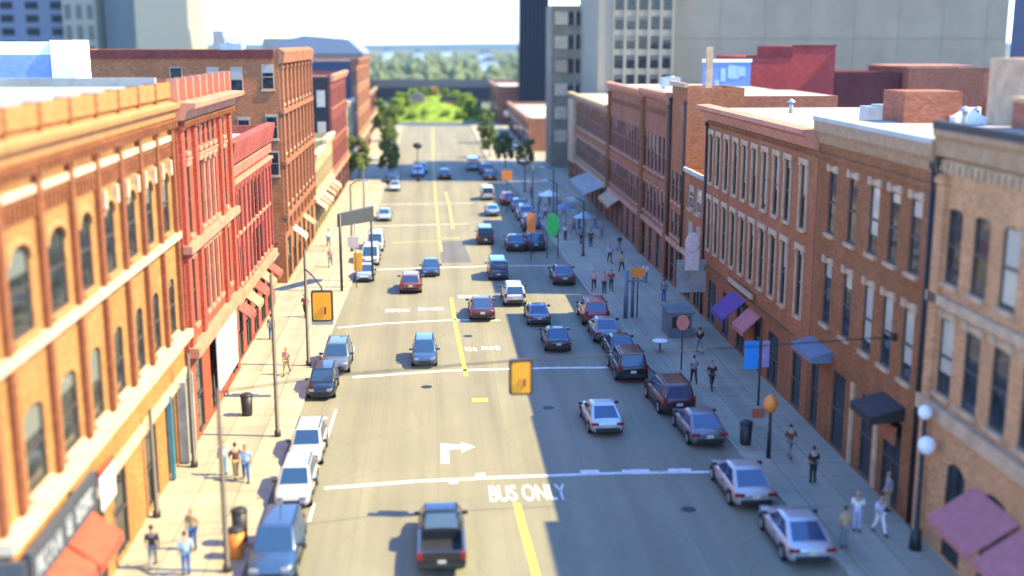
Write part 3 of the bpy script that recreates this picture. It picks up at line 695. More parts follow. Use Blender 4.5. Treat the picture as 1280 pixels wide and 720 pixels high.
wm = MB(); wm.box(-.68,.68,.0,.05,0,1.8); wm.box(-.04,.04,-.05,-.002,0,1.8); wme = wm.mesh('window', [towerglass])
for i in range(5):
    for k in range(8):
        inst('window', wme, T, (2.02+.26+.75+i*1.716, .18, 10.87+k*2.7))
CW = thing('concrete_building', 'vast windowless grey concrete building rising behind the right hand roofs', 'building', (34.3, 170, 0))
q = MB(); q.box(0,50,0,16,0,44); q.build('wall', conc, CW)
q = MB()
for k in range(8): q.box(k*6.6+.6,k*6.6+.72,-.010,-.004,0,44)
for k in range(5): q.box(0,50,-.013,-.006,8+k*6.2,8.1+k*6.2)
q.build('panel_joint', plain('joint_grey', (.205,.182,.145), .9), CW)
GO = thing('office_block', 'grey office block with glazed bands beside the black glass tower', 'building', (18.9, 188, 0))
q = MB(); q.box(0,6.2,0,9,0,25.6); q.build('wall', plain('weathered_concrete', (.24,.20,.14), .9, var=.2, scale=.6), GO)
for k in range(6):
    q = MB(); q.box(.4,5.9,-.06,-.004,4+k*3.7,6.2+k*3.7); o = q.build('window_band', towerglass, GO)
    q = MB(); q.box(.5,2.6,-.12,-.062,4.1+k*3.7,6.1+k*3.7); q.box(3.6,3.8,-.12,-.062,4+k*3.7,6.2+k*3.7); q.box(4.7,4.9,-.12,-.062,4+k*3.7,6.2+k*3.7); q.build('infill_panel', M['stone_pale'] if k == 3 else M['stone'], o)
BT = thing('glass_tower', 'sheer black glass tower at the far right end of the street', 'tower', (20.7, 284, 0))
q = MB(); q.box(0,7.2,0,7,3.5,75); q.build('curtain_wall', darkglass, BT)
q = MB()
for k in range(8): q.box(k*1.0+.08,k*1.0+.14,-.06,-.004,3.5,75)
q.build('mullion', M['bluegrey'], BT)
q = MB(); q.box(-3.5,7.4,-1.5,7.2,2.4,3.45); q.build('entrance_canopy', M['grey_stone'], BT)
q = MB(); q.box(.5,7,.5,6.5,0,2.38); q.build('lobby', M['trim'], BT)
LB = simple_block('low dark red brick building on the right, left of the black tower', -1, 16.0, 290, 40, 9.4, 12, 'R4', (5,), 9, 1.4, 2.2, 'roof_white')
LB2 = simple_block('low brick shop row with white roof across from the street trees', -1, 17.5, 215, 58, 6.4, 10, 'R5', (), 9, 1.4, 2.2, 'roof_white')
RW = thing('brick_building', 'stepped red painted brick back wall above the white roof', 'building', (33.6, 125, 0))
q = MB(); q.box(0,4.9,0,14,0,18.4); q.box(4.9,9.6,0,14,0,19.5); q.build('wall', M['red_wall'], RW)
q = MB(); q.box(-.1,4.9,-.1,.2,18.4,18.55); q.box(4.9,9.7,-.1,.2,19.5,19.65); q.build('coping', M['maroon'], RW)
q = MB(); q.box(9.6,17.2,.6,14,0,16.7); q.build('lower_wing', M['maroon'], RW)
OW = thing('brick_building', 'orange brick rear building between the maroon wing and rooftop boxes', 'building', (51, 124, 0))
q = MB(); q.box(0,9.5,0,12,0,17.2); q.build('wall', M['orange_wall'], OW); q = MB(); q.box(-.1,9.6,-.1,12.1,17.2,17.4); q.build('coping', M['stone_rose'], OW)
MU = thing('billboard', 'blue and white painted billboard on a white roof', 'billboard', (28.2, 122, 0))
q = MB(); q.box(0,5.0,0,.3,12.9,17.9); pnl = q.build('panel', plain('billboard_blue', (.10,.17,.48), .6), MU)
q = MB(); rng = random.Random(3)
for k in range(16):
    x = .3+rng.random()*3.9; z = 13.3+rng.random()*3.3; q.box(x,x+.25+rng.random()*.6,-.02-.002*k,-.004,z,z+.4+rng.random()*1.0)
q.build('painted_shape', plain('billboard_pale_blue', (.24,.34,.62), .6), pnl)
q = MB(); q.box(-.1,5.1,-.08,.34,17.9,18.2); q.build('top_rail', M['white'], MU)
q = MB(); q.box(.5,.8,.3,.6,0,17); q.box(4.2,4.5,.3,.6,0,17); q.build('post', M['steel'], MU)
BG = thing('glass_building', 'blue glass building at the upper right edge of the view', 'building', (63.0, 120, 0))
q = MB(); q.box(0,20,0,6,0,42); q.build('curtain_wall', plain('blue_curtain_glass', (.05,.08,.15), .3), BG)
q = MB(); q.box(.8,3.2,-.3,-.004,0,42); q.build('pale_fin', M['white'], BG)
# left skyline
def tower(label, x, y, w, d, h, m, wins=None, taper=None):
    t = thing('skyscraper', label, 'skyscraper', (x, y, 0))
    q = MB(); q.box(0,w,0,d,0,h)
    if taper: q.prism([(w,0),(w+taper,0),(w+.4,24),(w,24)], 'y', 0, d)
    q.build('wall', m, t)
    if wins:
        n, mm, per, frac = wins
        for k in range(n):
            q = MB(); a = (k+.5)*w/n
            for j in range(int(h/per)): q.box(a-w/n*frac/2, a+w/n*frac/2, -.2, -.004, j*per+1, j*per+per-.9)
            q.build('window_strip', mm, t)
    return t
tower('dark blue glass skyscraper at the left edge', -150, 400, 32, 25, 70, plain('slate_tower', (.10,.12,.17), .5), (4, darkglass, 4.2, .5))
tower('beige skyscraper with rows of small windows beside the blue one', -118, 392, 10.5, 25, 70, plain('pale_tower', (.30,.27,.20), .8), (3, towerglass, 6.5, .5))
tower('grey green ribbed skyscraper in the middle of the left skyline', -107, 400, 27, 25, 75, plain('ribbed_tower', (.19,.21,.20), .7), (5, plain('rib_dark', (.12,.14,.15), .6), 80, .35))
tower('plain beige skyscraper flaring at its foot, rightmost of the left skyline', -93.5, 385, 16.5, 25, 75, plain('stone_tower', (.32,.28,.20), .8), None, 2.6)
BB = thing('rooftop_billboard', 'blue rooftop box with white frame behind the orange brick block', 'billboard', (-27, 75, 0))
q = MB(); q.box(-3,3.6,0,3,0,20.0); q.build('frame', M['white'], BB); q = MB(); q.box(-2.8,3.5,-.08,-.004,12,19.2); q.build('panel', plain('pale_blue_panel', (.20,.30,.56), .6), BB)
q = MB(); q.box(3.62,5.0,-.3,3.2,0,20.1); q.build('white_pier', M['white'], BB)
far = thing('warehouse', 'long blue grey roofed warehouse behind the left hand street front', 'building', (-40, 300, 0))
q = MB(); q.box(0,22.5,0,30,0,17.0); q.build('wall', plain('hazy_grey_wall', (.16,.18,.21), .8), far)
q = MB(); q.prism([(-.5,17.004),(23,17.004),(19,20.6),(8,21.6),(2,20)], 'y', -.5, 30.5); q.build('roof', plain('blue_grey_roof', (.20,.23,.28), .8), far)
q = MB(); q.tube([(5,5,20),(5,5,27)], .2); q.tube([(17,5,20),(17,5,29)], .2); q.tube([(20.5,5,20),(20.5,5,31)], .25); q.build('mast', M['steel'], far)
ch = thing('chimney_stack', 'short grey chimney standing above the flat brick roofline', 'chimney', (-53, 300, 0))
q = MB(); q.box(-1.4,1.4,0,3,0,22.8); q.build('stack', M['grey_stone'], ch); q = MB(); q.box(1.6,6,0,3,0,21.2); q.build('annex', M['white'], ch)
wh2 = thing('warehouse', 'flat grey building seen just above the rust brick roof', 'building', (-45, 320, 0))
q = MB(); q.box(0,9,0,20,0,21); q.build('wall', plain('olive_grey_wall', (.24,.25,.22), .8), wh2)

# ------------------------------------------------------------------ overpass and green end of the street
OV = thing('overpass', 'dark grey road overpass crossing the end of the street', 'bridge', (0, 335, 0))
og = plain('weathered_bridge_concrete', (.07,.07,.075), .9, var=.25, scale=.3)
q = MB(); q.box(-150,150,0,12,4.6,8.4); q.build('deck', og, OV)
q = MB(); q.box(-150,150,-.35,-.004,7.3,9.6); q.build('parapet', plain('bridge_parapet', (.12,.12,.125), .9, var=.2), OV)
q = MB(); q.box(-150,150,1,11,3.0,4.59); q.build('girder', M['bluegrey'], OV)
pm = MB(); pm.box(-1,1,1.2,9.6,-.1,2.99); pme = pm.mesh('pier', [og])
for x in (-62,-40,-26,-11.5,12.8,24,40,62): inst('pier', pme, OV, (x,0,0))
mb = MB()
n = 40
rows = []
for j in range(9):
    y = 299.3 + j*4
    rows.append([(-60+120*i/n, y, -.02 + (5.6*math.exp(-((-60+120*i/n)/12)**2)*math.sin(min(1,j/6)*PI/2) if j else 0) + .25*random.random()*(j > 0)) for i in range(n+1)])
for a, b in zip(rows, rows[1:]):
    for i in range(n): mb.quad([a[i],a[i+1],b[i+1],b[i]], 0, True)
bmesh.ops.remove_doubles(mb.bm, verts=mb.bm.verts, dist=.01)
struct(mb.build('grass_bank', M['grass']))

def leafmat(name, col):
    m, nt, b = mat(name)
    tc = N(nt, 'ShaderNodeTexCoord')
    f = noise(nt, tc.outputs['Object'], 1.3, 3)
    f2 = noise(nt, tc.outputs['Object'], 9, 2)
    c = mixc(nt, ramp(nt, f, .3, .7), tuple(x*.55 for x in col), tuple(x*1.35 for x in col))
    c = mixc(nt, ramp(nt, f2, .45, .7, 0, .5), c, (col[0]*1.9, col[1]*1.6, col[2]*1.2))
    nt.links.new(c, b.inputs['Base Color']); b.inputs['Roughness'].default_value = .7
    tr = N(nt, 'ShaderNodeBsdfTranslucent'); nt.links.new(c, tr.inputs['Color'])
    mx = N(nt, 'ShaderNodeMixShader'); mx.inputs[0].default_value = .3
    nt.links.new(b.outputs[0], mx.inputs[1]); nt.links.new(tr.outputs[0], mx.inputs[2])
    nt.links.new(mx.outputs[0], nt.nodes['Material Output'].inputs[0])
    return m
M['leaf'] = leafmat('street_tree_leaf', (.12,.17,.035)); M['leaf_bright'] = leafmat('spring_leaf', (.21,.31,.03))
M['leaf_yellow'] = leafmat('golden_leaf', (.40,.30,.05)); M['leaf_far'] = leafmat('valley_leaf', (.11,.15,.055))
def tree_meshes(seed, h, r, clumps, per, size, lm, trunk_h, squash=1.0):
    rng = random.Random(seed)
    t = MB()
    t.tube([(0,0,0),(.05*h*(rng.random()-.5),0,trunk_h*.6),(0,.03*h*(rng.random()-.5),h*.62)], [.035*h*.7,.025*h*.7,.010*h], 7)
    cs = []
    for k in range(clumps):
        a = rng.random()*2*PI; zz = rng.random(); rr = r*(.25+.75*math.sqrt(rng.random()))*(1-.55*abs(zz-.42)**1.2)
        c = Vector((rr*math.cos(a), rr*math.sin(a), trunk_h+(h-trunk_h)*zz*squash)); cs.append(c)
        if k % 3 == 0: t.tube([(0,0,trunk_h*.8+.25*(c.z-trunk_h)*rng.random()), c*.55+Vector((0,0,c.z*.35)), c], [.012*h,.007*h,.003*h], 5)
    l = MB()
    for c in cs:
        cr = r*(.22+.22*rng.random())
        for k in range(per):
            d = Vector((rng.gauss(0,1), rng.gauss(0,1), rng.gauss(0,.8))); d = d.normalized()*cr*rng.random()**.4
            p = c + d; s_ = size*(.6+.8*rng.random())
            nrm = (d.normalized()+Vector((rng.gauss(0,.5), rng.gauss(0,.5), rng.gauss(0,.5)+.3))).normalized()
            u = nrm.orthogonal().normalized(); w = nrm.cross(u); ang = rng.random()*PI; u, w = u*math.cos(ang)+w*math.sin(ang), w*math.cos(ang)-u*math.sin(ang)
            l.quad([p+u*s_, p+w*s_*.6, p-u*s_, p-w*s_*.6])
    bm = l.bm
    me = bpy.data.meshes.new('crown'); bm.to_mesh(me); bm.free(); me.materials.append(M[lm])
    return t.mesh('trunk', [M['bark']]), me
def plant(name, label, cat, ms, loc, rz=0, sc=1, group=None):
    r = thing(name, label, cat, loc, rz, group); r.scale = (sc, sc, sc)
    inst('trunk', ms[0], r); inst('crown', ms[1], r); return r
st = [tree_meshes(k, 8, 2.3, 34, 60, .32, 'leaf', 2.2) for k in (1,2)]
gb = tree_meshes(5, 6.5, 3.4, 40, 60, .42, 'leaf_bright', .8); gy = tree_meshes(6, 7, 3.2, 36, 60, .42, 'leaf_yellow', 1)
sh_ = tree_meshes(8, 2.2, 1.7, 22, 50, .25, 'leaf_bright', .2)
plant('street_tree', 'dark street tree at sunny kerb, right of the copper brick front, in full shade', 'tree', st[0], (-6.7,176,.13), .4, .66, 'street trees')
plant('street_tree', 'taller sunny kerb tree with sunlit yellow green top', 'tree', st[1], (-7.6,200,.13), 1.4, .68, 'street trees')
plant('street_tree', 'small dark tree against the navy side wall', 'tree', st[0], (-11.0,172,.13), 2.4, .75, 'street trees')
plant('street_tree', 'far left tree close to the end of the road', 'tree', st[1], (-9.6,240,.13), .9, 1.0, 'street trees')
plant('street_tree', 'shaded kerb tree nearest the bright end of road', 'tree', st[1], (9.9,206,.13), 2.0, .66, 'street trees')
plant('street_tree', 'shaded kerb tree in front of the low brick shop row', 'tree', st[0], (11.6,190,.13), 3.0, .66, 'street trees')
plant('street_tree', 'thin right hand tree beside the office block corner', 'tree', st[1], (14.2,181,.13), 4.0, .6, 'street trees')
plant('street_tree', 'far shaded kerb tree near the end of the road', 'tree', st[0], (10.5,236,.13), 5.0, .7, 'street trees')
def bank(x, y): return 5.6*math.exp(-(x/12)**2)*math.sin(min(1,(y-299.3)/24)*PI/2)-.15
arch = [(-9.2,306,.62,gb),(-8.0,313,.58,gb),(-5.2,319,.45,gb),(8.9,313,.58,gb),(9.8,306,.62,gb),(6.0,319,.42,gb),(.6,323,.36,gy),(-2.2,323,.34,gb),(3.6,323,.34,gb)]
lab = ['bright green tree at the left foot of the leafy arch','bright green tree on the left shoulder of the leafy arch','bright green tree high on the left of the grass bank','bright green tree on the right shoulder of the leafy arch','bright green tree at the right foot of the leafy arch','bright green tree on the right of the grass bank top','golden tree at the centre top of the grass bank','small bright tree just left of the golden centre tree','small bright tree just right of the golden centre tree']
for (x,y,sc,ms), lb in zip(arch, lab): plant('round_tree', lb, 'tree', ms, (x,y,bank(x,y)), x, sc, 'trees on the grass bank')
for (x,y,sc), lb in zip([(-5.5,302,1.1),(-2.2,304,.9),(3.2,303,1.0),(7,302,1.2)], ['low round shrub at the left front of the grass bank','small shrub left of centre on the grass bank','small shrub right of centre on the grass bank','wide shrub at the right front of the grass bank']):
    plant('shrub', lb, 'shrub', sh_, (x,y,bank(x,y)), y, sc*.7, 'shrubs on the grass bank')
hs = thing('cottage', 'small pale building with dark roof on the grass bank', 'house', (-4.2, 313, bank(-4.2,313)-.3))
q = MB(); q.box(-2,2,0,3,0,2.2); q.build('wall', M['stone_pale'], hs); q = MB(); q.prism([(-2.3,2.2),(2.3,2.2),(0,3.4)], 'y', -.3, 3.3); q.build('roof', M['roof_grey'], hs)
hs = thing('shelter', 'low dark roofed shelter right of centre on the grass bank', 'shelter', (4.2, 313, bank(4.2,313)-.3))
q = MB(); q.box(-2.2,2.2,0,3,0,1.4); q.build('wall', M['stone_rose'], hs); q = MB(); q.prism([(-2.5,1.4),(2.5,1.4),(1.8,2.2),(-1.8,2.2)], 'y', -.3, 3.3); q.build('roof', M['trim'], hs)

# valley woodland: one uncountable mass; hills tinted blue for haze beyond
mb = MB(); rng = random.Random(11)
ico = bmesh.new(); bmesh.ops.create_icosphere(ico, subdivisions=2, radius=1)
ip = [v.co.copy() for v in ico.verts]; ifc = [[v.index for v in f.verts] for f in ico.faces]; ico.free()
for k in range(1900):
    y = 390 + 1500*rng.random()**1.3; x = (rng.random()-.45)*y*.8
    r = 1.9+2.2*rng.random(); hh = r*(.8+.35*rng.random())*(1 if y < 900 else .8)
    vs = []
    for p in ip:
        f = .72+.5*rng.random(); vs.append(mb.bm.verts.new((x+p.x*r*f, y+p.y*r*f, hh*.85+p.z*hh*f)))
    for f in ifc: mb.face([vs[i] for i in f], rng.random() < .5, False)
wd = mb.build('valley_woodland', [M['leaf_far'], leafmat('valley_leaf_pale', (.17,.20,.08))]); wd['kind'] = 'stuff'
for k in range(14):
    y = 600+90*k; x = (rng.random()-.45)*y*.5
    h = thing('valley_house', 'pale house among trees in the hazy valley beyond the overpass', 'house', (x,y,0), 0, 'houses in the hazy valley')
    q = MB(); q.box(-5,5,0,8,0,7+2*rng.random()); q.build('wall', M['white'], h); q = MB(); q.prism([(-5.5,9.2),(5.5,9.2),(0,12)], 'y', -.4, 8.4); q.build('roof', M['roof_grey'], h)
hm = plain('haze_tinted_hill', (.028,.055,.075), .95, var=.35, scale=.004)  # blue tint paints aerial haze onto the wooded hills
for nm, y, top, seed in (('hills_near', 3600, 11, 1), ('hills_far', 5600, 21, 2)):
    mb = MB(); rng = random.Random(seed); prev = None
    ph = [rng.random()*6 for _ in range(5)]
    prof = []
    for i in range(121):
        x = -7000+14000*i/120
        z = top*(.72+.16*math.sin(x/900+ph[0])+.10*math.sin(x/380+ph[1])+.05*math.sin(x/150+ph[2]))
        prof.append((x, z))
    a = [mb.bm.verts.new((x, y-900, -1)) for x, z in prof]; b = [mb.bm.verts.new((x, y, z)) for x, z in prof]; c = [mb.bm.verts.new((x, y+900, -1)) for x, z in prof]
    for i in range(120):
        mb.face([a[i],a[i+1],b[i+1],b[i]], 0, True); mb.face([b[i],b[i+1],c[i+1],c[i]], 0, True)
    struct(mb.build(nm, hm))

# ------------------------------------------------------------------ vehicles
def ring(y, w, zb, zt, rail=.04):
    h = [(w*.5, zt), (w*.86, zt-.025), (w*.985, zt-.11), (w, zb+(zt-zb)*.5), (w*.985, zb+.12), (w*.86, zb)]
    pts = [(-x, y, z) for x, z in h[::-1]] + [(0, y, zt+rail*.3)] + [(x, y, z) for x, z in h]
    return pts
def panel(mb, c, u0, u1, v0, v1, off, m=0):
    c = [Vector(p) for p in c]    # bl, br, tr, tl
    n = (c[1]-c[0]).cross(c[3]-c[0]).normalized()
    def P(u, v): return (c[0]*(1-u)+c[1]*u)*(1-v) + (c[3]*(1-u)+c[2]*u)*v
    q = [P(u0,v0), P(u1,v0), P(u1,v1), P(u0,v1)]
    A = [mb.bm.verts.new(p+n*off) for p in q]; B = [mb.bm.verts.new(p-n*.02) for p in q]
    mb.face(A, m)
    for i in range(4): mb.face([A[i],B[i],B[(i+1)%4],A[(i+1)%4]], m)
SPEC = {
 # stations (y, halfwidth, zbot, ztop), greenhouse: (y rear base, y front base, half width base, y rear roof, y front roof, half width roof, z base, z roof), wheel radius, wheel ys
 'sedan': dict(st=[(-2.36,.70,.42,.74),(-2.30,.82,.34,.90),(-2.0,.89,.24,.97),(-1.4,.92,.22,.97),(0,.93,.22,.94),(1.0,.92,.22,.92),(1.6,.91,.22,.86),(2.05,.87,.25,.77),(2.3,.76,.3,.66),(2.36,.62,.36,.56)],
               gh=(-2.05,1.2,.86,-.95,.12,.65,.93,1.45), wr=.33, wy=(-1.42,1.42)),
 'hatch': dict(st=[(-2.0,.70,.42,.80),(-1.95,.82,.34,.94),(-1.7,.87,.24,.98),(0,.88,.22,.94),(.9,.87,.22,.92),(1.5,.86,.22,.84),(1.85,.80,.27,.72),(2.0,.64,.36,.58)],
               gh=(-1.9,1.05,.82,-1.6,.2,.66,.93,1.5), wr=.32, wy=(-1.25,1.25)),
 'suv': dict(st=[(-2.38,.78,.48,.92),(-2.33,.90,.40,1.05),(-2.0,.95,.30,1.10),(0,.97,.28,1.08),(1.1,.96,.28,1.06),(1.7,.95,.28,1.02),(2.15,.90,.32,.94),(2.36,.78,.38,.78),(2.4,.66,.44,.68)],
               gh=(-2.28,1.2,.89,-2.02,.35,.72,1.05,1.74), wr=.38, wy=(-1.45,1.45)),
 'pickup': dict(st=[(-.52,.98,.42,1.18),(0,.99,.40,1.15),(1.2,.98,.40,1.14),(1.9,.97,.40,1.12),(2.5,.94,.42,1.04),(2.75,.84,.48,.92),(2.8,.7,.52,.8)],
               gh=(-.5,1.5,.90,-.32,.75,.74,1.12,1.86), wr=.40, wy=(-1.75,1.75)),
 'van': dict(st=[(-2.5,.90,.42,1.00),(-2.45,.96,.36,1.06),(0,.98,.30,1.06),(1.5,.97,.30,1.06),(2.1,.94,.32,1.0),(2.45,.82,.38,.82),(2.5,.7,.44,.7)],
               gh=(-2.42,1.9,.95,-2.36,.9,.86,1.03,2.05), wr=.36, wy=(-1.55,1.55)),
}
CAR = {}
def car_proto(kind):
    if kind in CAR: return CAR[kind]
    sp = SPEC[kind]; P = {}
    mb = MB(); mb.loft([ring(*s_) for s_ in sp['st']], 0)
    g = sp['gh']; yb0,yb1,wb,yr0,yr1,wr_,zb,zr = g
    body = mb
    k = .05
    lo = [(-wb,yb0,zb-.05),(wb,yb0,zb-.05),(wb,yb1,zb-.05),(-wb,yb1,zb-.05)]
    hi = [(-wr_,yr0,zr),(wr_,yr0,zr),(wr_,yr1,zr),(-wr_,yr1,zr)]
    hi2 = [(-wr_*.8,yr0+.14,zr+.04),(wr_*.8,yr0+.14,zr+.04),(wr_*.8,yr1-.14,zr+.045),(-wr_*.8,yr1-.14,zr+.045)]
    gm = MB(); gm.loft([lo, hi, hi2], 0, True, True)
    bmesh.ops.recalc_face_normals(gm.bm, faces=gm.bm.faces)
    bmesh.ops.bevel(gm.bm, geom=list(gm.bm.edges), offset=.07, segments=3, affect='EDGES', profile=.5, clamp_overlap=True)
    for f in gm.bm.faces: f.smooth = True
    tm = bpy.data.meshes.new('t'); gm.bm.to_mesh(tm); gm.bm.free(); body.bm.from_mesh(tm); bpy.data.meshes.remove(tm)
    wmax = max(s_[1] for s_ in sp['st'])
    R = sp['wr']
    for y in sp['wy']:
        for sg in (-1, 1):
            pts = [(y+(R+.075)*math.cos(t*PI/10), R+(R+.075)*math.sin(t*PI/10)) for t in range(11)]
            body.prism(pts, 'x', sg*(wmax-.3), sg*(wmax+.012), 1)
    y0, y1 = sp['st'][0][0], sp['st'][-1][0]
    # bumpers / lower skirts
    body.box(-.72*wmax,.72*wmax,y0-.035,y0+.3,sp['st'][0][2]-.06,sp['st'][0][2]+.14,1)
    body.box(-.66*wmax,.66*wmax,y1-.3,y1+.03,sp['st'][-1][2]-.12,sp['st'][-1][2]+.06,1)
    for sg in (-1,1): body.box(sg*(wmax-.2),sg*(wmax-.01),sp['wy'][0]+R,sp['wy'][1]-R,.2,.33,1)
    dy = [yb1-.25, (yb0+yb1)/2+.02] + ([] if kind == 'pickup' else [yb0+.35])
    for sg in (-1,1):
        for y in dy: body.box(sg*(wmax-.05), sg*(wmax+.004), y-.012, y+.012, .36, zb-.16, 1)
        for y in dy[1:]: body.box(sg*(wmax-.05), sg*(wmax+.022), y+.07, y+.24, zb-.25, zb-.21, 1)
        if kind in ('suv','van'): body.box(sg*(wr_-.07), sg*(wr_-.03), yr0+.15, yr1-.1, zr+.0, zr+.09, 1)
    if kind == 'pickup':
        for sg in (-1,1): body.box(sg*.90,sg*1.0,-2.75,-.5,.5,1.15)
        body.box(-.9,.9,-2.75,-.5,.5,.66)
        body.box(-1.0,1.0,-2.85,-2.752,.52,1.14)
        body.box(-.95,.95,-2.98,-2.853,.5,.66,1)
        liner = MB(); liner.box(-.895,.895,-2.748,-.53,.662,.70); liner.box(-.895,-.85,-2.748,-.53,.70,1.16); liner.box(.85,.895,-2.748,-.53,.70,1.16); liner.box(-.85,.85,-.6,-.53,.70,1.16); liner.box(-.85,.85,-2.748,-2.70,.70,1.15)
        P['bed_liner'] = [(liner.mesh('bed_liner', [M['trim']]), (0,0,0))]; y0 = -2.85
    P['body'] = [(body.mesh('body', [M['p_white'], M['trim']]), (0,0,0))]
    rear = [lo[0], lo[1], hi[1], hi[0]]; front = [lo[2], lo[3], hi[3], hi[2]]
    rgt = [lo[1], lo[2], hi[2], hi[1]]; lft = [lo[3], lo[0], hi[0], hi[3]]
    q = MB(); panel(q, front, .07,.93,.10,.95,.012); P['windshield'] = [(q.mesh('windshield', [M['carglass']]), (0,0,0))]
    q = MB(); panel(q, rear, .09,.91,.12,.92,.012); P['rear_window'] = [(q.mesh('rear_window', [M['carglass']]), (0,0,0))]
    P['side_window'] = []
    for f in (rgt, lft):
        q = MB(); panel(q, f, .10,.47,.16,.90,.012); panel(q, f, .51,.90,.16,.90,.012); P['side_window'].append((q.mesh('side_window', [M['carglass']]), (0,0,0)))
    w = MB(); w.tube([(-.11,0,0),(-.10,0,0),(.10,0,0),(.11,0,0)], [R*.9,R,R,R*.9], 18); wm_ = w.mesh('wheel', [M['tyre']])
    w = MB(); w.tube([(-.118,0,0),(.118,0,0)], R*.62, 14); 
    rm_ = w.mesh('rim', [M['rim']])
    P['wheel'] = [(wm_, (sg*(wmax-.09), y, R)) for y in sp['wy'] for sg in (-1,1)]
    P['_rim'] = rm_
    q = MB(); q.box(-.17,.17,-.06,.06,-.07,.07); hm_ = q.mesh('headlight', [M['headlamp']])
    zf = sp['st'][-3][3]-.16; wf = sp['st'][-2][1]*.88; yf = sp['st'][-2][0]-.02
    P['headlight'] = [(hm_, (sg*(wf-.08), yf+.02, zf)) for sg in (-1,1)]
    tall = kind in ('suv','pickup','van')
    q = MB(); q.box(-.11,.11,-.06,.06,-.16,.16) if tall else q.box(-.2,.2,-.07,.07,-.075,.075); tm_ = q.mesh('taillight', [M['taillamp']])
    zt_ = (.98 if kind == 'pickup' else sp['st'][1][3]-.13) if not tall or kind == 'pickup' else sp['st'][1][3]-.05
    wt_ = (.9 if kind == 'pickup' else sp['st'][1][1]-.12)
    P['taillight'] = [(tm_, (sg*wt_, (y0-.01 if kind == 'pickup' else sp['st'][1][0]+.0), zt_)) for sg in (-1,1)]
    q = MB(); q.box(-.13,.13,-.08,.06,-.06,.08); q.box(-.02,.02,-.02,.02,-.1,-.05); mm_ = q.mesh('mirror', [M['trim'] if kind == 'pickup' else M['p_black']])
    P['mirror'] = [(mm_, (sg*(wb+.16), yb1-.42, zb+.1)) for sg in (-1,1)]
    q = MB(); q.box(-.42,.42,-.04,.03,-.09,.09); P['grille'] = [(q.mesh('grille', [M['trim']]), (0, sp['st'][-1][0]-.0, sp['st'][-1][3]-.12))]
    q = MB(); q.box(-.17,.17,-.02,.02,-.08,.08); P['licence_plate'] = [(q.mesh('licence_plate', [M['plate']]), (0, y0-.045, sp['st'][0][2]+.28))]
    CAR[kind] = P
    return P
def car(kind, x, y, facing, pm_, label, name='parked_car', cat='car', group=None, turn=0, sc=1.0, z=0.0):
    P = car_proto(kind)
    r = thing(name, label, cat, (x, y, z), (PI if facing < 0 else 0)+turn, group)
    r.scale = (sc, sc, sc)
    for part, lst in P.items():
        if part[0] == '_': continue
        for me, loc in lst:
            o = inst(part, me, r, loc)
            if part == 'body' and len(o.material_slots):
                o.material_slots[0].link = 'OBJECT'; o.material_slots[0].material = M[pm_]
            if part == 'wheel': inst('rim', P['_rim'], o)
    return r
PK = 'cars parked along the kerb'; TR = 'vehicles driving along the street'
pk = car('pickup', .1, 43.9, 1, 'p_black', 'black pickup truck with an open empty bed driving nearest the viewer', 'pickup_truck', 'pickup truck', TR, sc=0.92)
car('suv', -6.3, 43.0, -1, 'p_slate', 'slate blue SUV parked at sunny kerb beside the orange bin, nearest on left', 'parked_car', 'car', PK, sc=0.96)
car('suv', -6.35, 50.0, -1, 'p_white', 'front white SUV of the white pair parked at sunny kerb', group=PK, sc=0.84)
car('suv', -6.35, 55.2, -1, 'p_white', 'rear white SUV of the white pair parked at sunny kerb', group=PK, sc=0.84)
car('suv', -6.6, 66.0, -1, 'p_black', 'glossy black SUV parked at sunny kerb before the grey hatchback', group=PK, sc=0.82)
car('suv', -6.2, 71.3, -1, 'p_grey', 'dark grey SUV parked at sunny kerb behind the glossy black one', group=PK, sc=0.9)
car('sedan', -6.0, 99.3, -1, 'p_silver', 'pale silver car parked by the foot of the left sign gantry', group=PK, sc=0.85)
car('van', -5.9, 106.5, -1, 'p_white', 'white van parked behind the silver car near the sign gantry', 'parked_van', 'van', PK, sc=0.82)
car('van', -5.8, 113.8, -1, 'p_white', 'second white van parked at sunny kerb, farther up', 'parked_van', 'van', PK, sc=0.82)
car('sedan', -5.7, 133.4, -1, 'p_silver', 'silver sedan at the sunny kerb, alone before the shadow band', group=PK, sc=0.85)
car('sedan', -5.4, 160.6, -1, 'p_white', 'white car at the sunny kerb on the edge of the shadow band', group=PK, sc=0.85)
car('sedan', -2.4, 178.0, -1, 'p_sky', 'pale car in the shadow band near the round topped pole', 'moving_car', 'car', TR)
car('suv', -.75, 72.3, -1, 'p_slate', 'blue SUV driving alone down the middle of the sunlit road', 'moving_car', 'car', TR, sc=0.82)
car('hatch', -2.0, 94.4, 1, 'p_brown', 'copper red hatchback in the sunlit lane, left of the navy car', 'moving_car', 'car', TR)
car('sedan', -.4, 101.2, -1, 'p_navy', 'navy sedan in the sunlit lane, right of the copper hatchback', 'moving_car', 'car', TR, sc=0.85)
car('sedan', 8.7, 59.0, 1, 'p_silver', 'bright silver sedan driving in the shaded lane, nearest of the moving cars', 'moving_car', 'car', TR, .03, sc=0.95)
car('sedan', 8.0, 75.6, 1, 'p_black', 'black sedan driving in the shaded lane behind the dark grey one', 'moving_car', 'car', TR, sc=0.92)
car('sedan', 7.4, 82.9, 1, 'p_grey', 'dark grey sedan in the shaded lane ahead of the black sedan', 'moving_car', 'car', TR, sc=0.9)
car('suv', 6.1, 89.4, 1, 'p_white', 'white SUV crossing the strip of sunlight on the shaded side', 'moving_car', 'car', TR, sc=0.92)
car('sedan', 3.4, 84.8, 1, 'p_maroon', 'dark maroon car with pale seats on the edge of the building shadow', 'moving_car', 'car', TR)
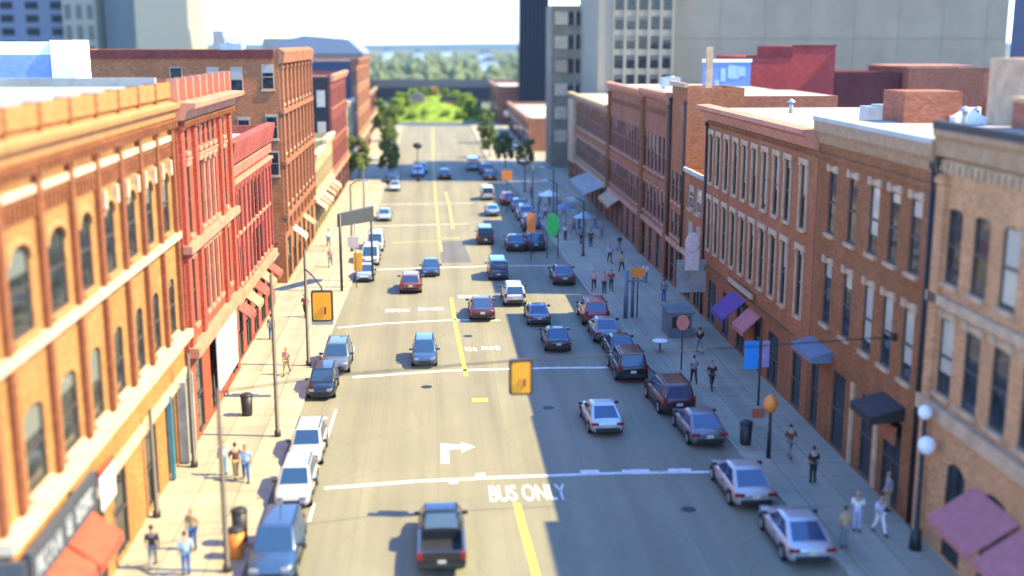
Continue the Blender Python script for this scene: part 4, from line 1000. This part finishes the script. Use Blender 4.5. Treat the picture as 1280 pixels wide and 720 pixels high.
car('van', 5.4, 99.4, 1, 'p_slate', 'slate grey van just beyond the strip of sunlight', 'moving_van', 'van', TR, sc=0.85)
car('van', 5.1, 117.2, 1, 'p_black', 'black van with an orange marked roof on the shaded lane', 'moving_van', 'van', TR, sc=0.85)
car('sedan', 6.8, 136.4, 1, 'p_sky', 'pale blue car in shade beside the short strips of sunlight', 'moving_car', 'car', TR, sc=0.88)
car('van', 6.9, 150.5, 1, 'p_white', 'white van far up the street on the right hand lane', 'moving_van', 'van', TR, sc=0.85)
car('van', 6.2, 186.0, 1, 'p_sky', 'lavender grey box van in the shadow band', 'moving_van', 'van', TR)
car('sedan', 7.9, 113.3, 1, 'p_black', 'low black sedan beside the orange signal on the right', 'moving_car', 'car', TR)
car('suv', 9.8, 113.4, 1, 'p_navy', 'navy SUV between the orange signal and the green sign', group=PK)
car('sedan', 10.8, 97.0, 1, 'p_maroon', 'maroon sedan parked at shaded kerb near the group of pedestrians', group=PK)
car('suv', 11.5, 82.8, 1, 'p_red', 'red SUV parked at shaded kerb beside the twin blue posts', group=PK)
car('sedan', 11.6, 77.8, 1, 'p_grey', 'grey sedan parked at shaded kerb behind the red SUV', group=PK)
car('sedan', 11.9, 73.2, 1, 'p_black', 'black sedan parked at shaded kerb beside the white table', group=PK, sc=.95)
car('suv', 11.7, 68.6, 1, 'p_black', 'big black SUV parked at shaded kerb just past the crossing line', group=PK)
car('suv', 13.0, 62.1, 1, 'p_maroon', 'dark maroon SUV parked at shaded kerb ahead of the charcoal sedan', group=PK, turn=.05)
car('sedan', 13.5, 57.0, 1, 'p_grey', 'charcoal sedan parked at shaded kerb by the black litter bin', group=PK, turn=.04)
car('sedan', 13.7, 49.1, 1, 'p_champ', 'champagne silver sedan parked at shaded kerb across the stop line', group=PK, turn=.02, sc=1.03)
car('sedan', 14.4, 43.4, 1, 'p_silver', 'silver sedan at the bottom shaded kerb, nearest on the right', group=PK, sc=1.02)
for x, y, mm, lb, kd in ((9.2,146,'p_red','red car far up the shaded kerb near the orange sign','sedan'),(10.2,140,'p_grey','grey car far up the shaded kerb beside the lamp posts','sedan'),
        (8.2,172,'p_black','black car at shaded kerb in the near half of the shadow band','sedan'),(8.0,180,'p_grey','grey SUV at shaded kerb in the far half of the shadow band','suv'),
        (-6.0,170,'p_black','black car at sunny kerb in the shadow band beneath the dark tree','sedan'),(-1.9,182.5,'p_navy','navy car far off in the shadow band near the centre line','sedan'),
        (1.6,174,'p_black','black car just right of the centre line in the shadow band','sedan'),(10.4,133,'p_white','white SUV far up the shaded kerb below the grey awning','suv'),(10.4,125,'p_slate','slate SUV at shaded kerb beyond the navy one','suv')):
    car(kd, x, y, -1 if x < 0 else 1, mm, lb, group=PK)

# ------------------------------------------------------------------ street furniture
def lamp_post(name, label, x, y, h, arm=1.6, sgn=1, z=.13, group=None):
    r = thing(name, label, 'street lamp', (x,y,z), 0, group)
    q = MB(); q.tube([(0,0,0),(0,0,.3),(0,0,.32),(0,0,h)], [.17,.17,.11,.08], 10); q.build('pole', M['pole'], r)
    if arm:
        q = MB(); q.tube([(0,0,h-.05),(sgn*arm*.5,0,h+.3),(sgn*arm,0,h+.35)], [.06,.05,.045], 6); q.build('arm', M['pole'], r)
        q = MB(); q.loft([[(sgn*arm-.3,-.12,h+.27),(sgn*arm+.4,-.12,h+.27),(sgn*arm+.4,.12,h+.27),(sgn*arm-.3,.12,h+.27)],[(sgn*arm-.2,-.08,h+.42),(sgn*arm+.35,-.08,h+.40),(sgn*arm+.35,.08,h+.40),(sgn*arm-.2,.08,h+.42)]], 0, True, False); q.build('lamp_head', M['steel'], r)
    return r
LP = 'tall poles along the sunny sidewalk'
lamp_post('utility_pole', 'dark bronze pole at bottom left beside the slate blue SUV', -8.1, 42.1, 7.3, 0, group=LP)
lamp_post('utility_pole', 'tallest dark pole on sunny sidewalk in front of the red brick', -8.2, 57.8, 8.5, 0, group=LP)
p3 = lamp_post('utility_pole', 'dark pole holding the yellow signal over the sunny kerb', -8.0, 71.2, 7.4, 0, group=LP)
lamp_post('utility_pole', 'dark brown pole close to the orange brick wall', -12.0, 47.6, 4.8, 0, group=LP)
lamp_post('utility_pole', 'slim grey pole beside the teal doorway of the orange block', -11.6, 53.6, 5.6, 0, group=LP)
def signal(name, label, x, y, z, w, h, group='yellow traffic signals', lamps=True, parent=None):
    r = thing(name, label, 'traffic signal', (x,y,z), 0, group)
    q = MB(); q.prism([(-w/2+.08,-h/2),(w/2-.08,-h/2),(w/2,-h/2+.08),(w/2,h/2-.08),(w/2-.08,h/2),(-w/2+.08,h/2),(-w/2,h/2-.08),(-w/2,-h/2+.08)], 'y', 0, .30); q.build('housing', M['signal_dark'], r)
    q = MB(); q.prism([(-w/2+.15,-h/2+.10),(w/2-.15,-h/2+.10),(w/2-.10,-h/2+.15),(w/2-.10,h/2-.15),(w/2-.15,h/2-.10),(-w/2+.15,h/2-.10),(-w/2+.10,h/2-.15),(-w/2+.10,-h/2+.15)], 'y', -.06, -.003); q.build('back_panel', M['signal'], r)
    q = MB(); q.box(-.02*w,.10*w,-.13,-.062,-h*.26,h*.02); q.build('latch', M['orange'], r)
    q = MB(); q.box(.11*w,.19*w,-.09,-.062,-h*.24,-h*.02); q.build('hinge_slot', M['signal_dark'], r)
    for k in range(3):
        q = MB(); q.tube([(0,.30,(k-1)*h*.29),(0,.55,(k-1)*h*.29)], [w*.22,w*.2], 10); q.build('visor', M['trim'], r)
    return r
# span wire carrying the near signal
SW = thing('signal_gantry', 'thin span wire across the street carrying the central yellow signal', 'span wire', (0,46.6,0))
q = MB(); q.tube([(-8.15,-4.4,7.25),(-4,-2,7.15),(3.5,0,7.06),(10,.4,7.2),(19.65,.7,7.6)], .028, 6); q.build('cable', M['black'], SW)
q = MB(); q.tube([(3.5,.15,6.93),(3.5,.15,7.06)], .03, 6); q.build('hanger', M['black'], SW)
q = MB(); q.box(19.5,19.7,.55,.85,7.45,7.75); q.build('wall_anchor', M['black'], SW)
signal('traffic_signal', 'yellow traffic signal back hanging in mid street over the shadow edge', 3.5, 46.6, 6.3, .98, 1.5)
o = signal('traffic_signal', 'yellow traffic signal back on an arm from a dark pole by the sunny kerb', -6.35, 64.2, 5.5, 1.2, 1.75)
q = MB(); q.tube([(-1.6,6.8,.8),(-.85,3.4,1.1),(0,.15,1.05)], .05, 6); q.build('arm', M['pole'], o); q = MB(); q.tube([(0,.15,.87),(0,.15,1.05)], .05, 6); q.build('hanger', M['pole'], o); q = MB(); q.box(-.6,.6,-.1,.4,-1.05,-.88); q.build('grey_slab', M['steel'], o)  # grey slab hung under the housing
def post_sign(name, label, x, y, h, w, hh, m, cat='sign', legs=1, round_=False, z=.13, group=None, twist=0):
    r = thing(name, label, cat, (x,y,z), twist, group)
    q = MB()
    for sg in ((0,) if legs == 1 else (-1,1)): q.tube([(sg*w*.42,.06,0),(sg*w*.42,.06,h-.02 if legs == 1 else h-hh*.4)], .05, 7)
    q.build('post', M['pole'], r)
    q = MB()
    if round_: q.prism([(w/2*math.cos(t*PI/9), h-hh/2+hh/2*math.sin(t*PI/9)) for t in range(18)], 'y', -.06, -.0)
    else: q.box(-w/2,w/2,-.06,0,h-hh,h)
    q.build('panel', M[m], r)
    return r
post_sign('traffic_signal_box', 'orange signal box on a pole beside the green sign', 8.9, 106, 4.4, .8, 1.8, 'orange', 'traffic signal')
post_sign('banner_sign', 'bright green rounded sign on two thin legs', 11.0, 107, 4.3, 1.2, 2.3, 'green', 'sign', 2, True)
post_sign('small_sign', 'small pale orange sign far up the street near the white van', 8.6, 137, 5.0, 1.2, 1.1, 'orange')
post_sign('sign_post', 'orange topped sign beside the twin blue posts', 14.8, 82.8, 3.7, 1.1, .7, 'orange')
pf = post_sign('pennant_post', 'salmon pink pennant on a dark post beside the crossing', 15.1, 68.6, 3.5, .8, .95, 'salmon', 'pennant', 1, True)
tp = thing('twin_posts', 'pair of thick blue grey posts on the shaded sidewalk', 'posts', (13.9,82.6,.13))
q = MB(); q.tube([(0,0,0),(0,0,3.6)], .16, 10); q.build('post', M['bluegrey'], tp); q = MB(); q.tube([(.55,.3,0),(.55,.3,3.4)], .12, 10); q.build('post', M['bluegrey'], tp); q = MB(); q.box(-.1,1.6,.0,.25,2.7,2.85); q.build('crossbar', M['bluegrey'], tp)
bb = thing('banner_pole', 'sky blue vertical banner on a dark pole before the brick red building', 'banner', (17.9,61.3,.13))
q = MB(); q.tube([(0,0,0),(0,0,3.9)], .06, 8); q.build('pole', M['pole'], bb); q = MB(); q.box(-.9,-.1,-.03,.03,2.1,3.7); q.build('banner', M['blue_banner'], bb); q = MB(); q.box(.1,.5,-.03,.03,2.2,3.7); q.build('banner', plain('lilac_cloth', (.34,.27,.48), .8), bb)
# double globe lamp
gl = thing('street_lamp', 'tall black lamp with two white globes at lower right', 'street lamp', (19.0,42.3,.13))
q = MB(); q.tube([(0,0,0),(0,0,.8),(0,0,.82),(0,0,5.6)], [.26,.2,.10,.08], 10); q.build('pole', M['black'], gl)
q = MB(); q.ball((-.05,-.1,5.75),.28,.28,.3); q.build('globe', M['globe'], gl); q = MB(); q.ball((.05,-.25,4.45),.36,.36,.38); q.build('globe', M['globe'], gl)
ol = thing('street_lamp', 'short black lamp with orange lantern on shaded sidewalk', 'street lamp', (16.1,53,.13))
q = MB(); q.tube([(0,0,0),(0,0,2.4)], [.12,.07], 8); q.build('pole', M['black'], ol); q = MB(); q.loft([[(.2*math.cos(t*PI/4),.2*math.sin(t*PI/4),2.35) for t in range(8)],[(.36*math.cos(t*PI/4),.36*math.sin(t*PI/4),2.7) for t in range(8)],[(.3*math.cos(t*PI/4),.3*math.sin(t*PI/4),3.0) for t in range(8)],[(.06*math.cos(t*PI/4),.06*math.sin(t*PI/4),3.2) for t in range(8)]]); q.build('lantern', M['orange'], ol)  # lantern body is plain orange plastic
q = MB(); q.box(-.9,-.3,-.05,.05,2.05,2.5); q.build('side_sign', plain('dark_red_sign', (.30,.06,.03), .6), ol)
rp = thing('street_lamp', 'slender lamp with a round head standing in the shadow band', 'street lamp', (-2.3,170.5,0))
q = MB(); q.tube([(0,0,0),(0,0,.7),(0,0,5)], [.35,.12,.08], 8); q.build('pole', M['black'], rp); q = MB(); q.ball((0,0,5.2),.7,.3,.45); q.build('lamp_head', M['black'], rp)
for k, (x, y, h, lb) in enumerate(((11.9,140,5.5,'lamp post left of the far crowd'),(13.2,128,6.0,'lamp post in front of the grey awning'),(12.6,119,5.6,'lamp post behind the navy SUV'),(14.0,108,5.2,'lamp post right of the green sign'),(12.2,156,6,'farthest lamp post on the shaded kerb'),(-8.0,112,6.5,'sunny sidewalk lamp post beyond the sign gantry'),(-8.0,133,6.5,'sunny sidewalk lamp post opposite the silver sedan'))):
    lamp_post('lamp_post', lb, x, y, h, 1.3, 1 if x < 0 else -1, group='lamp posts along the street')
# sign gantry on the sunny kerb
sgn = thing('sign_gantry', 'dark roofed sign gantry on two posts at the sunny kerb', 'gantry', (-7.6,93.5,.13))
q = MB(); q.tube([(0,0,0),(0,0,6.3)], .11, 8); q.build('post', M['pole'], sgn); q = MB(); q.tube([(2.3,4.0,0),(2.3,4.0,5.6)], .10, 8); q.build('post', M['pole'], sgn)
q = MB(); q.loft([[(-.2,-.2,5.3),(2.5,3.4,5.2),(2.5,4.4,5.2),(-.2,.5,5.3)],[(-.2,-.2,6.3),(2.5,3.4,6.4),(2.5,4.4,6.4),(-.2,.5,6.3)]], 0, True, False); q.build('board', M['sign_grey'], sgn)
q = MB(); q.box(.5,1.4,1.0,1.1,3.4,4.3); q.build('sign_panel', M['pinkwhite'], sgn); q = MB(); q.box(.9,1.6,1.4,1.5,1.4,2.9); q.build('sign_panel', M['signal'], sgn); q = MB(); q.tube([(1.1,1.25,0.0),(1.1,1.25,5.4)], .05, 6); q.build('rail', M['bluegrey'], sgn)
# bins, cabinets, tables
def bin_(label, x, y, m, name='litter_bin', h=1.1):
    r = thing(name, label, 'bin', (x,y,.13)); q = MB(); q.tube([(0,0,0),(0,0,.05),(0,0,h)], [.26,.28,.33], 12); q.build('body', M[m], r)
    q = MB(); q.ball((0,0,h+.02),.35,.35,.16); q.build('lid', M['trim'], r); return r
bin_('black litter bin on shaded sidewalk beside the charcoal sedan', 15.5, 55.0, 'black'); bin_('black round litter bin alone on the sunny sunny sidewalk', -10.3, 61.4, 'black')
bin_('orange litter bin at bottom left beside the bronze pole', -7.95, 43.4, 'orange'); bin_('black tall bin behind the orange one at bottom left', -8.0, 44.6, 'black', h=1.4)
tb = thing('cafe_table', 'small white table on the shaded sidewalk beside parked cars', 'table', (14.6,73.0,.13))
q = MB(); q.tube([(0,0,.72),(0,0,.77)], .5, 16); q.build('table_top', M['white'], tb); q = MB(); q.tube([(0,0,0),(0,0,.04),(0,0,.06),(0,0,.72)], [.3,.3,.05,.05], 10); q.build('pedestal', M['black'], tb)
kb = thing('kiosk', 'grey street kiosk with dark open front on shaded sidewalk', 'kiosk', (16.6,76.5,.13))
q = MB(); q.box(-.7,.9,0,2.6,0,1.7); q.build('wall', M['roof_grey'], kb); q = MB(); q.box(-.85,1.05,-.15,2.75,1.704,1.82); q.build('roof', M['roof_grey'], kb); q = MB(); q.box(-.5,.7,-.05,-.004,.7,1.5); q.build('hatch', M['trim'], kb)
def parasol(label, x, y, m):
    r = thing('parasol', label, 'parasol', (x,y,.13), x, 'cafe parasols on the shaded sidewalk'); q = MB(); q.tube([(0,0,0),(0,0,2.6)], .035, 6); q.build('pole', M['steel'], r)
    q = MB(); q.loft([[(1.3*math.cos(t*PI/4),1.3*math.sin(t*PI/4),2.05) for t in range(8)],[(.05*math.cos(t*PI/4),.05*math.sin(t*PI/4),2.65) for t in range(8)]], 0, True, False); q.build('canopy', M[m], r)
parasol('grey parasol closest to the green sign', 15.6, 119, 'steel'); parasol('blue grey parasol in the middle of the far sidewalk', 14.4, 126, 'bluegrey'); parasol('white parasol farthest up the shaded sidewalk', 13.6, 137, 'white'); parasol('pale grey parasol below the grey awning', 16.4, 132, 'grey_stone')

# ------------------------------------------------------------------ people
M['skin'] = plain('skin', (.42,.24,.16), .6, var=.05); M['skin_d'] = plain('skin_deep', (.13,.07,.045), .6, var=.05)
def skinned(name, verts, edges, rad, root=0, sub=1):
    me = bpy.data.meshes.new(name); me.from_pydata(verts, edges, []); me.update()
    o = bpy.data.objects.new(name, me); C.objects.link(o)
    md = o.modifiers.new('s', 'SKIN'); md.use_smooth_shade = True
    for i, r in enumerate(rad):
        sv = me.skin_vertices[0].data[i]; sv.radius = r if hasattr(r, '__len__') else (r, r); sv.use_root = (i == root)
    sb = o.modifiers.new('u', 'SUBSURF'); sb.levels = sub; sb.render_levels = sub
    bpy.context.view_layer.update()
    ev = o.evaluated_get(bpy.context.evaluated_depsgraph_get())
    r = bpy.data.meshes.new_from_object(ev); bpy.data.objects.remove(o); r.name = name
    return r
def pose(stride, arm):
    hipz = .93 - abs(stride)*.05
    J = {'pel': (0,0,hipz+.02), 'sp': (0,0,hipz+.24), 'ch': (0,.01,hipz+.43), 'nk': (0,.01,hipz+.56), 'hd': (0,.02,hipz+.64)}
    for sg, nm in ((-1,'l'),(1,'r')):
        a = stride*sg
        J['hip'+nm] = (sg*.09,0,hipz-.04); J['kn'+nm] = (sg*.095, .42*math.sin(a)+.03, hipz-.04-.43*math.cos(a)); 
        k = J['kn'+nm]; b = a-.15-abs(stride)*.35 if a < 0 else a-.08
        J['an'+nm] = (sg*.1, k[1]+.40*math.sin(b), max(.07, k[2]-.40*math.cos(b))); an = J['an'+nm]; J['to'+nm] = (sg*.11, an[1]+.15, max(.035, an[2]-.05))
        J['sh'+nm] = (sg*.19,0,hipz+.47); c = -stride*sg*.8
        J['el'+nm] = (sg*.24, .28*math.sin(c)-.02, hipz+.47-.28*math.cos(c)); e = J['el'+nm]; d = c+.35+arm*(nm == 'r')
        J['wr'+nm] = (sg*.25, e[1]+.25*math.sin(d), e[2]-.25*math.cos(d)); w_ = J['wr'+nm]; J['pa'+nm] = (sg*.25, w_[1]+.08*math.sin(d), w_[2]-.08*math.cos(d)); J['_d'+nm] = d
    return J
def person_proto(stride, arm):
    J = pose(stride, arm)
    def sk(nm, names, edges, rad, sub=1):
        idx = {n: i for i, n in enumerate(names)}
        return skinned(nm, [J[n] for n in names], [(idx[a], idx[b]) for a, b in edges], rad, 0, sub)
    names = ['pel','sp','ch','nk','hd','shl','ell','wrl','pal','shr','elr','wrr','par','hipl','knl','anl','tol','hipr','knr','anr','tor']
    ed = [('pel','sp'),('sp','ch'),('ch','nk'),('nk','hd'),('ch','shl'),('shl','ell'),('ell','wrl'),('wrl','pal'),('ch','shr'),('shr','elr'),('elr','wrr'),('wrr','par'),('pel','hipl'),('hipl','knl'),('knl','anl'),('anl','tol'),('pel','hipr'),('hipr','knr'),('knr','anr'),('anr','tor')]
    rad = [(.13,.10),(.12,.09),(.13,.10),.055,.055,.06,.042,.03,(.038,.02),.06,.042,.03,(.038,.02),.085,.055,.04,.035,.085,.055,.04,.035]
    body = sk('body', names, ed, rad)
    mb = MB(); mb.bm.from_mesh(body)
    hd = Vector(J['hd']) + Vector((0,.02,.09))
    mb.ball(hd, .078, .096, .118, 0, 12, 9); mb.ball(hd+Vector((0,.098,-.01)), .014,.02,.024, 0, 6, 4)
    for sg in (-1,1):
        mb.ball(hd+Vector((sg*.078,0,-.01)), .012,.022,.034, 0, 6, 4); mb.ball(hd+Vector((sg*.03,.086,.012)), .011,.009,.008, 1, 6, 4)
    mb.ball(hd+Vector((0,.088,-.055)), .024,.008,.007, 2, 6, 4)
    for nm, sg in (('l',-1),('r',1)):
        p = Vector(J['pa'+nm]); d = J['_d'+nm]; dr = Vector((0, math.sin(d+.25), -math.cos(d+.25))); dr2 = Vector((-sg*.25, math.sin(d+.7), -math.cos(d+.7))).normalized()
        for k, ln in enumerate((.075,.085,.08,.062)):
            a = p + Vector((0, (k-1.5)*.019*math.cos(d), (k-1.5)*.019*math.sin(d))) ; mb.tube([a, a+dr*ln*.55, a+dr*ln*.55+dr2*ln*.45], [.010,.009,.007], 6)
        a = p - Vector((0,0,-.02)); fw_ = Vector((-sg*.2, math.cos(d), math.sin(d))).normalized(); mb.tube([a, a+fw_*.035+dr*.02, a+fw_*.045+dr*.055], [.012,.011,.008], 6)
    body = mb.mesh('body', [M['skin'], M['black'], M['salmon']])
    for pl in body.polygons: pl.use_smooth = True
    shirt = sk('shirt', ['sp','pel','ch','shl','ell','shr','elr'], [('pel','sp'),('sp','ch'),('ch','shl'),('shl','ell'),('ch','shr'),('shr','elr')], [(.15,.115),(.155,.12),(.155,.12),.078,.06,.078,.06])
    trou = sk('trousers', ['pel','hipl','knl','anl','hipr','knr','anr'], [('pel','hipl'),('hipl','knl'),('knl','anl'),('pel','hipr'),('hipr','knr'),('knr','anr')], [(.145,.115),.105,.075,.06,.105,.075,.06])
    q = MB(); q.ball(hd+Vector((0,-.018,.028)), .088,.096,.105, 0, 12, 8); hair = q.mesh('hair', [M['black']])
    shoes = []
    for nm in 'lr':
        q = MB(); a = Vector(J['an'+nm]); t = Vector(J['to'+nm]); q.tube([a+Vector((0,-.05,-.0)), a+Vector((0,0,-.02)), (a+t)/2, t+Vector((0,.03,0))], [.045,.055,.05,.035], 8); shoes.append(q.mesh('shoe', [M['black']]))
    return body, shirt, trou, hair, shoes
PP = [person_proto(.0,.1), person_proto(.42,0), person_proto(-.36,.6)]
CL = {'black':M['black'],'white':M['white'],'blue':plain('denim',(.05,.13,.32),.9),'red':plain('red_cloth',(.42,.05,.04),.9),'grey':plain('grey_cloth',(.22,.23,.25),.9),'khaki':plain('khaki_cloth',(.40,.30,.15),.9),'pink':plain('pink_cloth',(.60,.30,.27),.9),'brown':plain('brown_cloth',(.16,.07,.04),.9),'lilac':plain('lilac_shirt',(.52,.50,.66),.9),'sky':plain('light_blue_cloth',(.24,.42,.62),.9)}
HAIR = {'dark':M['black'],'brown':plain('brown_hair',(.09,.045,.02),.8),'fair':plain('fair_hair',(.36,.24,.10),.8)}
CLN = {'sky':'light blue','lilac':'pale lilac'}
def person(x, y, rz, k, top, bot, hair, where, sc=1.0):
    r = thing('person', f'person in {CLN.get(top,top)} top and {CLN.get(bot,bot)} trousers {where}', 'person', (x,y,.135), rz, 'pedestrians on the sidewalks'); r.scale = (sc,sc,sc)
    b_, s_, t_, h_, sh2 = PP[k]
    for nm, me, mm in (('body',b_,None),('shirt',s_,CL[top]),('trousers',t_,CL[bot]),('hair',h_,HAIR[hair]),('shoe',sh2[0],None),('shoe',sh2[1],None)):
        o = inst(nm, me, r)
        if mm:
            if not me.materials: me.materials.append(M['black'])
            o.material_slots[0].link = 'OBJECT'; o.material_slots[0].material = mm
    return r
person(-11.0,42.6,.2,1,'black','grey','brown','walking beside the orange wall')
person(-9.8,44.2,3.0,0,'khaki','blue','fair','standing mid sidewalk by the orange building')
person(-9.35,51.9,.3,1,'brown','khaki','brown','in the pair by the kerb')
person(-8.85,51.6,3.3,2,'sky','blue','dark','in the pair by the kerb')
person(-10.0,52.4,.1,0,'white','sky','fair','just behind the pair by the kerb')
person(-9.6,41.9,.4,0,'sky','blue','brown','beside the bronze pole')
person(-9.1,69.2,3.0,1,'pink','khaki','fair','walking past the yellow signal pole')
person(-9.6,84.5,2.9,2,'red','black','dark','near the rose brick shop awnings')
person(-11.2,78.0,.3,0,'grey','blue','brown','close to the rose brick wall')
person(-9.4,104,3.1,1,'pink','grey','fair','below the tall rust brick front')
person(-10.5,115,.2,2,'white','blue','dark','farther along the rust brick front')
person(17.1,52.8,.1,1,'brown','grey','dark','beside the orange lantern lamp')
person(17.2,49.6,.1,0,'black','black','dark','alone in front of the black door canopy')
person(17.3,44.2,2.8,0,'white','lilac','fair','left of the white clad pair')
person(18.1,43.8,3.4,2,'lilac','white','brown','right of the white clad pair')
person(20.0-.6,46.2,1.7,0,'grey','khaki','fair','close to the umber brick wall')
person(16.2,42.6,.0,0,'khaki','grey','brown','beside the nearest silver sedan')
person(17.1,72.4,.1,2,'black','grey','dark','below the purple awning')
person(16.0,64.4,3.2,1,'black','black','brown','walking near the sky blue banner')
person(15.2,65.6,.0,2,'grey','black','dark','beside the salmon pennant post')
person(12.9,92.4,2.9,1,'pink','black','fair','leftmost of the three at the corner')
person(13.6,91.4,3.2,0,'salmon' if 'salmon' in CL else 'pink','black','brown','in the middle of the three at the corner')
person(14.3,92.3,3.0,2,'red','black','dark','rightmost of the three at the corner')
for k, (x, y, t, b_, w_) in enumerate(((15.4,113,'black','black','walking right of the green sign'),(14.6,114.5,'grey','black','behind the green sign'),(13.0,122,'white','blue','in front of the lamp by the navy SUV'),(15.6,124,'grey','blue','between two parasols'),(12.6,131,'white','black','left of the blue grey parasol'),(14.9,133,'sky','grey','beneath the grey awning edge'),(12.4,137,'black','blue','by the white SUV at the far kerb'),(15.2,140,'pink','grey','beyond the white parasol'),(13.4,146,'white','grey','at the far end of the crowd'),(12.6,150,'red','black','farthest up the shaded sidewalk'),(17.2,118,'grey','grey','against the arcaded brick wall'),(16.0,104.4,'lilac','black','near the far arcaded shop fronts'),(13.3,117,'white','black','by the lamp post behind the navy SUV'),(17.8,110,'black','grey','close to the arcaded block middle pier'),(14.6,120.5,'red','blue','beside the grey parasol pole'),(16.6,127,'white','grey','right of the blue grey parasol'),(13.6,129,'black','grey','left of the lamp before the grey awning'),(17.4,124.5,'brown','blue','under the brown shop awning'),(14.2,142.5,'brown','black','behind the far lamp post'),(16.4,100,'khaki','black','near the slim tower front door'),(17.6,95,'white','blue','outside the slim tower front'),(17.8,88,'grey','blue','outside the low narrow infill'))):
    person(x, y, .3*k, k % 3, t, b_, ('dark','brown','fair')[k % 3], w_)

# ------------------------------------------------------------------ air, sky, sun, camera
AZ = math.radians(-8)      # sun stands over the right hand roofs, a little behind the viewer
EL = math.radians(48.7)
mb = MB(); mb.box(-7600,7600,-40,7200,-1.06,92)
hz = mb.build('haze', plain('unused_haze', (1,1,1))); hz['kind'] = 'stuff'
m = bpy.data.materials.new('haze_air'); m.use_nodes = True; nt = m.node_tree
for n in list(nt.nodes):
    if n.type != 'OUTPUT_MATERIAL': nt.nodes.remove(n)
pv = nt.nodes.new('ShaderNodeVolumePrincipled'); pv.inputs['Color'].default_value = (.62,.78,.98,1); pv.inputs['Density'].default_value = 0.65e-4; pv.inputs['Anisotropy'].default_value = .1
nt.links.new(pv.outputs[0], [n for n in nt.nodes if n.type == 'OUTPUT_MATERIAL'][0].inputs['Volume'])
hz.data.materials.clear(); hz.data.materials.append(m)

W = bpy.data.worlds.new('World'); S.world = W; W.use_nodes = True; nt = W.node_tree
bg = nt.nodes['Background']
sky = nt.nodes.new('ShaderNodeTexSky'); sky.sky_type = 'NISHITA'; sky.sun_disc = False
sky.sun_elevation = EL; sky.sun_rotation = PI/2 - AZ
sky.air_density = 1.2; sky.dust_density = 0.0; sky.ozone_density = 4.0; sky.altitude = 100
nt.links.new(mixc(nt, 1.0, sky.outputs[0], (.88,1.15,1.6), 'MULTIPLY'), bg.inputs[0]); bg.inputs[1].default_value = .145
sun = bpy.data.lights.new('sun', 'SUN'); sun.energy = 4.1; sun.angle = math.radians(.5); sun.color = (1,.83,.36)
so = bpy.data.objects.new('sun', sun); C.objects.link(so)
d = Vector((math.cos(AZ)*math.cos(EL), math.sin(AZ)*math.cos(EL), math.sin(EL)))
so.rotation_euler = d.to_track_quat('Z', 'Y').to_euler(); so.location = d*200

cd = bpy.data.cameras.new('camera'); cam = bpy.data.objects.new('camera', cd); C.objects.link(cam); S.camera = cam
F = 1457.0; pitch = math.atan(308/F); yaw = math.atan(100/math.hypot(F,308))
cam.location = (0,0,20); cam.rotation_euler = (PI/2-pitch, 0, -yaw)
cd.sensor_width = 36; cd.lens = F/1280*36; cd.clip_end = 20000; cd.clip_start = .5
cd.dof.use_dof = True; cd.dof.focus_distance = 76; cd.dof.aperture_fstop = cd.lens/1000/.40
S.view_settings.view_transform = 'Standard'; S.view_settings.look = 'None'; S.view_settings.exposure = 1.80; S.view_settings.gamma = 1
S.view_settings.use_curve_mapping = False
S.render.engine = 'CYCLES'
S.cycles.use_denoising = True
S.cycles.max_bounces = 7; S.cycles.diffuse_bounces = 4; S.cycles.volume_bounces = 0; S.cycles.transparent_max_bounces = 8
S.cycles.sample_clamp_indirect = 8
